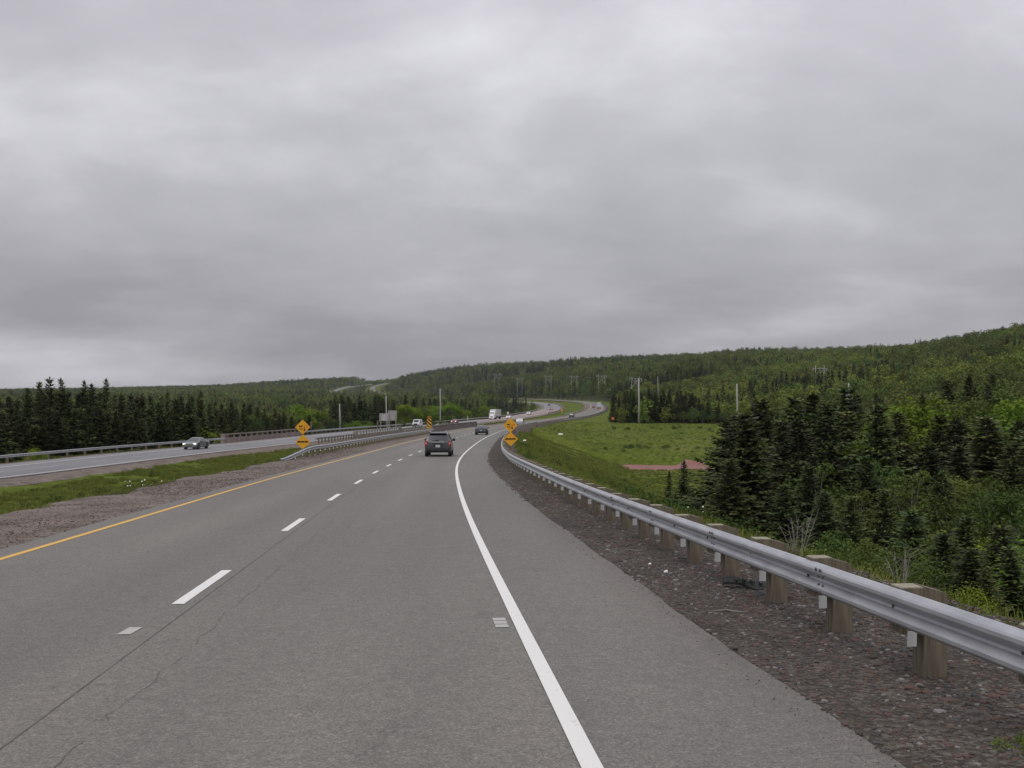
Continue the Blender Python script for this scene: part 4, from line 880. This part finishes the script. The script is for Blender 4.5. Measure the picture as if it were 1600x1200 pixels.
# left stand of tall spruces behind the oncoming carriageway
LG = 'spruces behind the far guardrail'; LL = 'dark spruce in the dense stand behind the far guardrail'
for x, Y, yt in ((60, 150, 594), (78, 156, 587), (100, 152, 588), (118, 165, 600), (134, 158, 588), (146, 150, 597), (162, 156, 589), (172, 170, 601), (190, 160, 612), (206, 172, 604), (222, 175, 591), (236, 165, 606), (254, 180, 598), (264, 186, 595), (283, 178, 592), (292, 186, 594), (300, 182, 602), (312, 190, 608), (40, 150, 604), (22, 146, 622), (4, 150, 628), (-20, 150, 618), (-50, 150, 610)):
    place('s', x, Y, yt, 'tall dark spruce whose pointed top rises clear above the stand behind the far guardrail', 'tall spruces behind the far guardrail', hmax=14, wid=rng.uniform(.72, 1.05))
for i in range(46):
    x = -60 + i * 8.6 + rng.uniform(-4, 4); Y = np.interp(x, [-60, 0, 300, 340], [112, 116, 166, 178]) + rng.uniform(0, 8)
    place('s', x, Y, rng.uniform(632, 664), 'low bushy spruce in the front row right behind the far guardrail', 'front row spruces behind the far guardrail', hmin=rng.uniform(3.5, 6), wid=rng.uniform(1.2, 1.8))
for i in range(26):
    x = -60 + i * 15 + rng.uniform(-6, 6); Y = np.interp(x, [-60, 0, 300, 340], [126, 130, 180, 192]) + rng.uniform(0, 10)
    place('s', x, Y, rng.uniform(606, 630), LL, LG, hmin=5, wid=1.15)
place('v', 317, 170, 664, 'bright shrub at the foot of the tall dark spruces', None); place('v', 60, 112, 694, 'low shrub by the far guardrail at the foot of the spruces', None, hmin=1)
# middle left, behind the oncoming bridge
LM, GM = 'dark conifer in the wood behind the pink bridge parapet', 'conifers behind the oncoming bridge'
for i in range(34):
    x = 325 + i * 4.9 + rng.uniform(-4, 4); Y = np.interp(x, [325, 480], [196, 262]) + rng.uniform(0, 22)
    place('s', x, Y, np.interp(x, [325, 370, 400, 440, 480], [632, 628, 634, 640, 648]) + rng.uniform(-4, 14), LM, GM, hmin=5, wid=1.2)
LB, GB = 'light green broadleaf tree in the wood behind the pink bridge parapet', 'broadleaf trees behind the oncoming bridge'
for x, Y, yt in ((352, 215, 648), (388, 225, 640), (412, 245, 650), (470, 275, 622), (484, 282, 626), (500, 285, 632), (512, 290, 640), (464, 270, 646), (440, 258, 655), (520, 288, 652), (496, 276, 655), (545, 300, 655), (560, 302, 652), (575, 300, 656)):
    place('b' if yt < 636 or x > 540 else 'd', x, Y, yt, LB, GB, hmin=3, wid=1.1)
LC, GC = 'dark conifer in the wood behind the billboards', 'conifers behind the billboards'
for i in range(34):
    x = 518 + i * 2.9 + rng.uniform(-3, 3); Y = 330 + rng.uniform(0, 50)
    place('s', x, Y, np.interp(x, [518, 528, 545, 600, 620], [624, 614, 619, 617, 628]) + rng.uniform(-2, 14), LC, GC, hmin=6, wid=1.25)
LD, GD = 'bright green broadleaf tree in the wood beyond the hazard board', 'broadleaf trees beyond the hazard board'
for i in range(40):
    x = 618 + i * 4.2 + rng.uniform(-4, 4); Y = 350 + (x - 618) * .9 + rng.uniform(0, 50)
    place('b' if rng.random() < .6 else 'd', x, Y, np.interp(x, [618, 640, 690, 740, 800], [626, 620, 624, 632, 634]) + rng.uniform(-4, 12), LD, GD, hmin=3.5, wid=1.1)
for i in range(16):
    x = 630 + i * 10 + rng.uniform(-5, 5); Y = 395 + (x - 618) * .9 + rng.uniform(0, 50)
    place('s', x, Y, np.interp(x, [618, 690, 800], [620, 622, 630]) + rng.uniform(-4, 8), 'dark conifer among the broadleaf trees beyond the hazard board', 'conifers beyond the hazard board', hmin=5, wid=1.2)
# treeline behind the meadow
LT, GT = 'dark spruce in the treeline at the back of the meadow', 'spruces behind the meadow'
for i in range(44):
    x = 957 + i * 4.0 + rng.uniform(-3, 3); Y = 343 + rng.uniform(0, 14) + (8 if x < 965 else 0)
    place('s', x, Y, np.interp(x, [957, 975, 1040, 1075, 1130], [618, 608, 606, 612, 628]) + rng.uniform(-3, 10), LT, GT, hmin=5, wid=1.15)
for x, Y, yt in ((1068, 338, 640), (1082, 336, 634), (1098, 338, 638), (1112, 330, 642), (1130, 325, 640)): place('d', x, Y, yt, 'broadleaf tree at the back edge of the meadow', 'broadleaf trees behind the meadow', hmin=3)
place('u', 1018, 331, 655, 'round dark shrub beside the tall pale utility pole', None, hmin=1)
# right stand
RS, GR = 'spruce in the dense stand down the bank behind the long guardrail', 'spruces down the bank'
for x, Y, yt in ((1128, 76, 652), (1112, 70, 690), (1150, 84, 668), (1172, 66, 640), (1190, 72, 655), (1205, 58, 690), (1236, 82, 615), (1222, 70, 650), (1252, 60, 650), (1262, 50, 722), (1288, 76, 628), (1300, 60, 690), (1318, 84, 640), (1352, 56, 715), (1368, 78, 626), (1385, 62, 660), (1402, 90, 640),
                 (1420, 70, 680), (1440, 60, 705), (1466, 74, 644), (1490, 80, 650), (1524, 70, 656), (1545, 76, 646), (1592, 72, 652), (1610, 66, 640), (1455, 62, 690), (1505, 64, 690), (1575, 60, 690), (1470, 52, 730), (1500, 88, 648), (1548, 82, 642), (1560, 66, 690), (1640, 60, 640), (1102, 82, 700), (1090, 88, 715), (1140, 60, 712), (1180, 54, 742), (1230, 47, 752), (1290, 44, 762), (1325, 42, 770),
                 (1270, 96, 610), (1330, 100, 600), (1200, 100, 622), (1156, 104, 640), (1380, 46, 760), (1560, 30, 812), (1520, 27, 850), (1590, 25, 845), (1475, 32, 826), (1430, 37, 790), (1620, 34, 800), (1545, 24, 880), (1660, 50, 700), (1690, 60, 650), (1505, 33, 800)):
    if rng.random() < .32 and Y > 52 and yt > 640: continue
    lab_, grp_ = ('young spruce low on the bank close behind the long guardrail', 'young spruces close behind the guardrail') if Y < 40 else ('mid-sized spruce in the front rank of the stand down the bank', 'front rank spruces down the bank') if Y < 66 else ('tall spruce with a dark pointed crown in the dense stand down the bank', 'tall spruces down the bank')
    place('s', x, Y, yt, lab_, grp_, hmin=1.6, hmax=13, wid=rng.uniform(1.45, 2.15))
place('s', 1045, 88, 733, 'lone young spruce on the grass bank before the red dirt track', None, hmin=2, wid=1.1); place('s', 1068, 84, 716, 'young spruce at the edge of the stand beside the red dirt track', None, hmin=2, wid=1.2)
for i in range(44):
    x = rng.uniform(1130, 1750); Y = rng.uniform(95, 210)
    if px(x, Y) - float(lx(EB, Y)) < np.interp(Y, [52, 80, 120, 200, 260], [9, 15, 24, 46, 66]): continue
    place('s' if rng.random() < .75 else 'd', x, Y, np.interp(x, [1130, 1300, 1450, 1600], [640, 615, 590, 570]) + rng.uniform(0, 25), RS if False else 'tree deep in the dense stand down the bank', 'trees deep in the stand down the bank', hmin=5, hmax=13)
RB, GRB = 'bright green broadleaf tree standing out among the dark spruces down the bank', 'bright trees among the spruces'
for x, Y, yt in ((1430, 100, 596), (1452, 104, 592), (1415, 96, 606), (1475, 106, 612), (1555, 112, 592), (1540, 108, 606), (1580, 112, 600), (1600, 108, 586), (1360, 110, 628), (1440, 96, 606), (1570, 98, 600), (1335, 84, 650)): place('b', x, Y, yt, RB, GRB, hmin=5, hmax=12, wid=1.25)
for x, Y, yt in ((1500, 58, 722), (1530, 55, 728), (1548, 50, 745), (1475, 62, 716), (1590, 46, 735), (1240, 78, 690), (1290, 64, 745), (1380, 74, 700), (1135, 68, 730), (1340, 52, 745), (1560, 52, 716), (1420, 58, 712), (1610, 40, 745), (1490, 46, 752), (1275, 58, 700), (1190, 74, 668), (1630, 75, 620)): place('d', x, Y, yt, 'mid green broadleaf tree mixed into the spruces down the bank', 'broadleaf trees down the bank', hmin=2, hmax=9)
for x, Y, yt in ((1540, 44, 762), (1565, 40, 772), (1590, 36, 785), (1520, 48, 764), (1610, 32, 800), (1500, 42, 780), (1450, 36, 830), (1400, 36, 835), (1350, 34, 838), (1470, 28, 862), (1500, 24, 896), (1430, 30, 860), (1580, 28, 850), (1310, 38, 822), (1600, 42, 760), (1575, 48, 750)): place('v' if x > 1490 else 'u', x, Y, yt, 'low leafy shrub on the bank behind the long guardrail', 'shrubs on the bank', hmin=.8, hmax=4, wid=1.1)
for i in range(60):
    k_ = rng.choice((0, 0, 1, 2)); Y = (236, 306, 270)[k_] + rng.gauss(0, (2.5, 3.5, 22)[k_]); X = rng.uniform(20 if k_ < 1 else 28, 72); place('u', 0, Y, 0, 'low round shrub in the green meadow', 'shrubs in the meadow', X=X, h=rng.uniform(.5, 1.3), wid=1.3)
for x, Y in ((628, 300), (655, 310), (668, 312), (676, 305), (700, 330), (690, 318)): place('u', x, Y, 654, 'greyish shrub behind the guardrail next to the hazard board', 'shrubs behind the oncoming guardrail', hmin=1.6, hmax=3.2)

# ------------------------------------------------------------------ uncountable stuff, scattered with geometry nodes
def scatter(name, label, pts, scl, rot, idx, sources, cat=None):
    me = bpy.data.meshes.new(name); me.vertices.add(len(pts)); me.vertices.foreach_set("co", np.asarray(pts, float).ravel())
    for nm, ty, v in (("scl", 'FLOAT', scl), ("rot", 'FLOAT', rot), ("pick", 'INT', idx)):
        a = me.attributes.new(nm, ty, 'POINT'); a.data.foreach_set("value", np.asarray(v, int if ty == 'INT' else float))
    o = link(bpy.data.objects.new(name, me)); tag(o, label, cat, kind='stuff')
    g = bpy.data.node_groups.new(name, 'GeometryNodeTree'); g.interface.new_socket("Geometry", in_out='INPUT', socket_type='NodeSocketGeometry'); g.interface.new_socket("Geometry", in_out='OUTPUT', socket_type='NodeSocketGeometry')
    n, l = g.nodes, g.links; gi, go = n.new('NodeGroupInput'), n.new('NodeGroupOutput'); ip = n.new('GeometryNodeInstanceOnPoints'); jn = n.new('GeometryNodeJoinGeometry')
    for so in sources:
        oi = n.new('GeometryNodeObjectInfo'); oi.inputs['Object'].default_value = so; oi.inputs['As Instance'].default_value = True; oi.transform_space = 'ORIGINAL'; l.new(oi.outputs['Geometry'], jn.inputs[0])
    def attr(nm, ty): a = n.new('GeometryNodeInputNamedAttribute'); a.data_type = ty; a.inputs[0].default_value = nm; return a.outputs[0]
    l.new(gi.outputs[0], ip.inputs['Points']); l.new(jn.outputs[0], ip.inputs['Instance']); ip.inputs['Pick Instance'].default_value = True
    l.new(attr("pick", 'INT'), ip.inputs['Instance Index']); cx = n.new('ShaderNodeCombineXYZ'); l.new(attr("rot", 'FLOAT'), cx.inputs[2]); l.new(cx.outputs[0], ip.inputs['Rotation'])
    l.new(attr("scl", 'FLOAT'), ip.inputs['Scale']); l.new(ip.outputs[0], go.inputs[0]); md = o.modifiers.new("scatter", 'NODES'); md.node_group = g; return o
def src(name, me): return bpy.data.objects.new(name, me)     # template held only by the node tree
nr = np.random.default_rng(5)
# far forest
FD = []
for k in range(5):
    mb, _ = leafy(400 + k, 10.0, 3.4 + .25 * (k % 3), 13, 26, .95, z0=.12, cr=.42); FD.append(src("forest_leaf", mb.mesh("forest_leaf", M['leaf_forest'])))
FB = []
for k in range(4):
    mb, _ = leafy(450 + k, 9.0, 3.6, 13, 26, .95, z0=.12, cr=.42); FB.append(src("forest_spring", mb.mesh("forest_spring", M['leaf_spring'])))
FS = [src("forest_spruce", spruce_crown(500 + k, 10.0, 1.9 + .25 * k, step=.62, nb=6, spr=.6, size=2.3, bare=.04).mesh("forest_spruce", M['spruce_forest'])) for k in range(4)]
P = []
r = 190.0
while r < 3050:
    sp = min(5.0 + r / 250.0, 13.0); th = np.arange(-0.56, 0.64, sp / r); th = th + nr.uniform(-.5, .5, len(th)) * sp / r; rr = r + nr.uniform(-.5, .5, len(th)) * sp
    P.append(np.stack([np.sin(th) * rr, np.cos(th) * rr, np.full(len(th), sp)], -1)); r += sp
P = np.concatenate(P); X, Y = P[:, 0], P[:, 1]; keep = is_forest(X, Y) | (Y > 2690); u = X / Y * F_PX + 800; rr = np.hypot(X, Y); keep &= rr < np.interp(u, FB_X, RIDGE_D) + 120
tx = np.array(TREE_XY); 
keep &= ~((X < 0) & (Y < np.interp(u, [-100, 320, 480, 620, 800], [190, 205, 300, 395, 560])))
keep &= ~((X > 0) & (Y < 205))
keep &= ~((Y > 1500) & (Y < 2640) & (np.abs(lat(EB, X, Y) + 3.7) < 15)); keep &= ~((Y > 1500) & (Y < 2640) & (np.abs(lat(WB, X, Y) + 4) < 14))
keep &= ~((Y > 1350) & (Y < 2150) & (X > lx(WB, Y) - 60) & (X < lx(EB, Y) + 40) & (nr.uniform(0, 1, len(X)) < .6))
keep &= ~((u > 700) & (u < 960) & (Y > 820) & (X > lx(WB, Y)) & (X < lx(EB, Y) + 16))
X, Y, sp = X[keep], Y[keep], P[keep, 2]; Z = H(X, Y) - 0.4; u = X / Y * F_PX + 800
n1 = value_noise(X, Y, 160, 21) + 0.7 * value_noise(X, Y, 60, 22) + 0.5 * value_noise(X, Y, 20, 23); dist = np.hypot(X, Y)
bias = np.interp(u, [300, 600, 700, 900, 1000, 1300, 1600], [0.22, 0.20, 0.14, 0.24, 0.32, 0.40, 0.44]); low = np.clip((700 - dist) / 500, 0, 1) * -.10
isd = (n1 + bias + low + nr.uniform(-.22, .22, len(X))) > 0.0
spring = isd & ((value_noise(X, Y, 90, 51) + .6 * value_noise(X, Y, 30, 52) + nr.uniform(-.25, .25, len(X)) + np.interp(u, [600, 1000, 1300], [-.12, -.02, .06])) > .10)
scale = np.clip(sp / 7.0, .85, 1.28) * nr.uniform(.7, 1.2, len(X)); scale = np.where((dist < 900) & (u < 850), scale * .8, scale)
low_scrub = np.zeros(len(X), bool)
for dy in range(0, 360, 20):
    yy = Y + dy
    for L_, y_min in ((EB, 1850), (WB, 2020)):
        c_ = (lx(L_, yy) - 3.7) / yy * F_PX + 800; low_scrub |= (np.abs(u - c_) < 9) & (yy > y_min) & (yy < 2640)
scale = np.where(low_scrub & (Y > 1400), scale * .22, scale)
road_front = (u > 700) & (u < 960) & (dist < 760); scale = np.where(road_front, scale * .55, scale)
for nm, lab, msk, ss in (("broadleaf_forest", 'dense broadleaf forest covering the far hills', isd & ~spring, FD), ("spring_forest", 'fresh yellow-green broadleaf trees dotted through the far forest', spring, FB), ("conifer_forest", 'dark conifers mixed through the forest on the far hills', ~isd, FS)):
    q = np.where(msk)[0]; scatter(nm, lab, np.stack([X[q], Y[q], Z[q]], -1), scale[q] * (0.92 if ss is FS else 0.85), nr.uniform(0, 6.28, len(q)), nr.integers(0, len(ss), len(q)), ss, 'forest')
print("forest", len(X))
# grass tufts
def tuft(seed, n=26, h=.34, sp=.16):
    r_ = random.Random(seed); mb = MB(); mb.tint = []
    for k in range(n):
        a = r_.uniform(0, 6.28); o = Vector((r_.gauss(0, sp), r_.gauss(0, sp), -.03)); hh = h * r_.uniform(.5, 1.15); d = Vector((math.cos(a), math.sin(a), 0)) * hh * r_.uniform(.15, .55); w = Vector((-math.sin(a), math.cos(a), 0)) * r_.uniform(.008, .016)
        b = len(mb.v); t_ = r_.uniform(.1, 1); m_ = o + d * .35 + Vector((0, 0, hh * .62)); mb.v += [tuple(o - w), tuple(o + w), tuple(m_ + w * .8), tuple(m_ - w * .8), tuple(o + d + Vector((0, 0, hh * .92)))]
        mb.f += [(b, b + 1, b + 2, b + 3), (b + 3, b + 2, b + 4)]; mb.tint += [t_ * .4, t_ * .4, t_ * .8, t_ * .8, t_]
    return mb
TU = [src("tuft", tuft(600 + k, 30, .30 + .05 * k).mesh("tuft", M['grass'])) for k in range(4)]
def clump(seed):
    mb, _ = leafy(seed, .6, .42, 7, 26, .10, z0=.0, cr=.5); return mb
CL = [src("weed", clump(620 + k).mesh("weed", M['leaf_mid'])) for k in range(3)]
def area_points(n, xa, xb, ya, yb): return nr.uniform(xa, xb, n), ya + (yb - ya) * nr.uniform(0, 1, n) ** 1.0
GXs, GYs, SC = [], [], []
def grass_patch(n, L, s0, s1, ya, yb, sc):
    Yq = nr.uniform(ya, yb, n); s = s0 + (s1 - s0) * nr.uniform(0, 1, n); t = lt(L, Yq); k = 1 / np.sqrt(1 + t * t)
    GXs.append(lx(L, Yq) + s * k); GYs.append(Yq - s * t * k); SC.append(sc * nr.uniform(.6, 1.35, n))
grass_patch(3400, EB, 4.6, 9, 6, 30, .7); grass_patch(8200, EB, 4.3, 13, 28, 62, .65); grass_patch(11000, EB, 4.0, 20, 60, 120, .65); grass_patch(9000, EB, 3.6, 46, 118, 205, .7); grass_patch(5000, EB, 4.5, 75, 200, 340, .8)
grass_patch(13000, EB, -31, -11.2, 18, 60, .5); grass_patch(13500, EB, -29, -11.3, 55, 120, .55); grass_patch(7000, EB, -28, -11.3, 110, 178, .65); grass_patch(2500, EB, -22, -11.5, 250, 400, 1.2); grass_patch(2500, WB, -15.5, -11.6, 40, 200, 1.0)
grass_patch(130, EB, 3.4, 5.2, 6, 60, .3); n_gr = 130
gX, gY, sc = np.concatenate(GXs), np.concatenate(GYs), np.concatenate(SC); s, t = lat(EB, gX, gY), lat(WB, gX, gY)
ok = ((s > np.interp(gY, [0, 24, 80, 120], [5.0, 4.9, 4.2, 3.7])) | (s < -11.5) & (t > 3.6) | (t < -11.8)) & (value_noise(gX, gY, 2.6, 31) + .6 * value_noise(gX, gY, .9, 32) > -.20)
ok[-n_gr:] = True
ok &= ~((gX > 17.5) & (gX < 38.5) & (gY > 196) & (gY < 213)); gX, gY, sc = gX[ok], gY[ok], sc[ok]; gZ = H(gX, gY)
scatter("grass", 'long green grass on the verges, median and meadow', np.stack([gX, gY, gZ], -1), sc, nr.uniform(0, 6.28, len(gX)), nr.integers(0, 4, len(gX)), TU, 'grass')
pick = nr.uniform(0, 1, len(gX)) < np.where(gX < -5, .03, .06); pick &= (value_noise(gX, gY, 6, 41) > .02) & (gY < 110)
scatter("weeds", 'low leafy weeds growing through the grass', np.stack([gX[pick], gY[pick], gZ[pick]], -1), sc[pick] * nr.uniform(.6, 1.3, pick.sum()), nr.uniform(0, 6.28, pick.sum()), nr.integers(0, 3, pick.sum()), CL, 'weeds')
# gravel stones
def stone(seed, m):
    r_ = random.Random(seed); import bmesh; bm = bmesh.new(); bmesh.ops.create_icosphere(bm, subdivisions=1, radius=1)
    sx, sy, sz = r_.uniform(.7, 1.3), r_.uniform(.7, 1.2), r_.uniform(.4, .75)
    for v_ in bm.verts: k = r_.uniform(.72, 1.15); v_.co = (v_.co.x * sx * k, v_.co.y * sy * k, v_.co.z * sz * k)
    me = bpy.data.meshes.new("stone"); bm.to_mesh(me); bm.free(); me.materials.append(m); return me
ST = [src("stone", stone(700 + k, M['stone'][(0, 2, 1, 0, 2, 3, 2)[k % 7]])) for k in range(10)]
def stones(n, s0, s1, ya, yb, smin_, smax):
    y = nr.uniform(ya, yb, n); s = nr.uniform(s0, s1, n); t = lt(EB, y); k = 1 / np.sqrt(1 + t * t)
    return np.stack([lx(EB, y) + s * k, y - s * t * k, s, y], -1), smin_ + (smax - smin_) * nr.uniform(0, 1, n) ** 3.5
A = [stones(17000, 1.80, 5.2, 4.5, 16, .006, .030), stones(2600, 2.6, 5.3, 4.5, 16, .018, .050), stones(900, 1.55, 1.85, 4.5, 25, .003, .010), stones(150, .9, 1.6, 4.5, 20, .002, .006), stones(9000, 1.80, 5.0, 14, 32, .010, .045), stones(3500, 1.7, 4.8, 30, 70, .016, .05), stones(6000, -11.4, -7.95, 14, 45, .010, .034), stones(3500, -11.4, -7.98, 40, 90, .016, .045), stones(1600, 5.0, 7.2, 6, 20, .01, .05)]
pp = np.concatenate([a[0] for a in A]); ss = np.concatenate([a[1] for a in A]); s_ = pp[:, 2]; z = lz(EB, pp[:, 3])
f_r = np.clip((s_ - (E_R - .25)) / (5.2 - E_R + .25), 0, 1.0); f_l = np.clip((E_L + .12 - s_) / (11.8 + E_L + .12), 0, 1)
z = z - np.where(s_ > 0, .035, .03) - np.where(s_ > 0, .03 * f_r, .10 * f_l); z = np.where((s_ > 0) & (s_ < 1.82), lz(EB, pp[:, 3]) - .020, z); z = np.where(s_ > 4.7, np.maximum(H(pp[:, 0], pp[:, 1]), np.where(s_ < 5.2, z, -99)), z)
scatter("gravel_stones", 'loose grey and reddish stones scattered over the gravel verges', np.stack([pp[:, 0], pp[:, 1], z + ss * .12], -1), ss, nr.uniform(0, 6.28, len(z)), nr.integers(0, 10, len(z)), ST, 'gravel')

# ------------------------------------------------------------------ small things on the verge
def road_pt(x, y, drop=0.10):
    Y = (3213 + drop * F_PX) / (y - HOR - 57); return Vector((px(x, Y), Y, 0)), Y
p, Y = road_pt(1163, 927); zg = float(lz(EB, Y)) - .045
ts = thing("tyre_scrap", 'torn black strip of tyre rubber lying on the gravel by the guardrail', 'tyre scrap', (p.x, p.y, zg), -.25); mb = MB(); n_ = 12
for i in range(n_ + 1):
    f = i / n_; x = -.27 + .52 * f; w = .10 + .05 * math.sin(f * 9) - .06 * (1 - f) ** 2; z0 = .03 + .035 * math.sin(f * 5 + .5)
    mb.v += [(x, -w, z0), (x, w, z0 + .05), (x, w, z0 + .075), (x, -w, z0 + .03)]
for i in range(n_):
    for k in range(4): mb.f.append((i * 4 + k, i * 4 + (k + 1) % 4, i * 4 + 4 + (k + 1) % 4, i * 4 + 4 + k))
mb.f += [(0, 1, 2, 3), (n_ * 4 + 3, n_ * 4 + 2, n_ * 4 + 1, n_ * 4)]; mb.build("tread_strip", M['rubber'], ts)
for i in range(5): MB().box((-.2 + .1 * i, 0, .095 + .02 * math.sin(i)), (.03, .16, .02), .2).build("tread_block", M['rubber'], ts)
def stick(label, x, y, L, rz, m):
    p, Y = road_pt(x, y); o = MB().tube([(-L / 2, 0, .012), (-L * .1, .02, .028), (L * .2, -.015, .02), (L / 2, .02, .014)], [.006, .012, .011, .005], 6).build("stick", m, None, True)
    o.location = (p.x, p.y, float(lz(EB, Y)) - .045); o.rotation_euler = (0, 0, rz); tag(o, label, 'stick')
stick('thin pale broken stick on the gravel below the tyre scrap', 1140, 966, .38, -.25, M['dry_twig']); stick('short pale splinter of wood on the gravel near the pavement', 987, 868, .32, -.1, M['dry_twig']); stick('tiny orange-brown wood chip in front of a guardrail post', 1438, 1087, .09, .1, M['dry_twig'])
for lab, x, y, r_ in (('white scrap of litter on the gravel near the pavement edge', 1040, 902, .03), ('tiny white scrap of litter close to the short wood splinter', 1015, 890, .022)):
    p, Y = road_pt(x, y); o = MB().prism([(-r_, -r_, 0), (r_, -r_ * .7, .01), (r_ * .8, r_, .02), (-r_ * .6, r_, .005)], (0, 0, .02)).build("litter", M['litter']); o.location = (p.x, p.y, float(lz(EB, Y)) - .045); tag(o, lab, 'litter')
for lab, X, Y, r_ in (('white plastic litter lying on the green embankment', px(875.5, 235), 235, .55), ('white litter low on the grass beside the yellow sign by the verge', px(819, 120), 120, .2)):
    o = MB().prism([(-r_, -r_ * .6, 0), (r_ * .9, -r_ * .5, .05), (r_, r_ * .6, .1), (-r_ * .6, r_ * .7, .12)], (0.05, 0, r_ * .5)).build("litter", M['litter'], bevel=.04); o.location = (X, Y, Hs(X, Y) + .15); tag(o, lab, 'litter')
def dry_shrub(label, x, Y, h, seed):
    r_ = random.Random(seed); X = px(x, Y); g = Hs(X, Y); root = thing("dry_shrub", label, 'shrub', (X, Y, g))
    for k in range(9):
        a = r_.uniform(0, 6.28); L = h * r_.uniform(.55, 1.1); lean = r_.uniform(.1, .7); p0 = Vector((0, 0, -.1)); p1 = Vector((math.cos(a) * lean * L * .5, math.sin(a) * lean * L * .5, L * .55)); p2 = p1 + Vector((math.cos(a + .4) * lean * L * .4, math.sin(a + .4) * lean * L * .4, L * .45))
        mb = MB().tube([p0, p1, p2], [.009, .006, .002], 5)
        for q in range(4):
            f = r_.uniform(.3, .9); b_ = p0.lerp(p1, f * 2) if f < .5 else p1.lerp(p2, f * 2 - 1); mb.tube([b_, b_ + Vector((r_.uniform(-1, 1), r_.uniform(-1, 1), r_.uniform(.1, .9))) * L * .28], [.004, .0015], 4)
        mb.build("branch", M['dry_twig'], root)
dry_shrub('bare pale twiggy shrub behind the guardrail beside a young spruce', 1244, 18.5, .95, 3); dry_shrub('bare grey branching shrub among green weeds behind the guardrail', 1408, 15.5, .80, 5)
# white wild flowers
def flower_patch(label, X, Y, n, seed, sp=.6, h=.45):
    r_ = random.Random(seed); root = thing("wild_flowers", label, 'flowers', (X, Y, Hs(X, Y)), 0); hd, stm = MB(), MB()
    for k in range(n):
        x, y, z = r_.gauss(0, sp), r_.gauss(0, sp * .7), h * r_.uniform(.6, 1.2); stm.tube([(x, y, -.1), (x, y, z)], .006, 4); hd.disc((x, y, z), .028 * r_.uniform(.7, 1.4), (r_.uniform(-.5, .5), -.6, .6), .03, 7)
    hd.build("flower_heads", M['flower'], root); stm.build("stems", M['grass'], root)
flower_patch('clump of white flowers in the median grass', px(230, 50), 50, 16, 1, .8); flower_patch('small clump of white flowers on the grass bank behind the guardrail', px(1058, 36), 36, 6, 2, .35, .5)
p = at(EB, 6.45, 2.78, -.05); tree("leafy_shrub", 'small green weed on the gravel at the guardrail foot', 'plant', BUSH[1], p.x, p.y, .3, 2.4, None, rng, 1.2, 0)

# ------------------------------------------------------------------ haze
hv = bpy.data.materials.new("haze"); hv.use_nodes = True; n, l = hv.node_tree.nodes, hv.node_tree.links
for x in list(n): n.remove(x)
o_ = n.new("ShaderNodeOutputMaterial"); pv = n.new("ShaderNodeVolumePrincipled"); pv.inputs['Color'].default_value = (.80, .86, .95, 1); pv.inputs['Density'].default_value = 0.000045; l.new(pv.outputs[0], o_.inputs['Volume'])
z_lo, z_hi = float(GZ.min()) - 1.5, float(GZ.max()) + 40
tag(MB().box((0, 1900, (z_lo + z_hi) / 2), (7600, 5000, z_hi - z_lo)).build("haze", hv), 'thin pale haze in the air over the valley', kind='stuff')
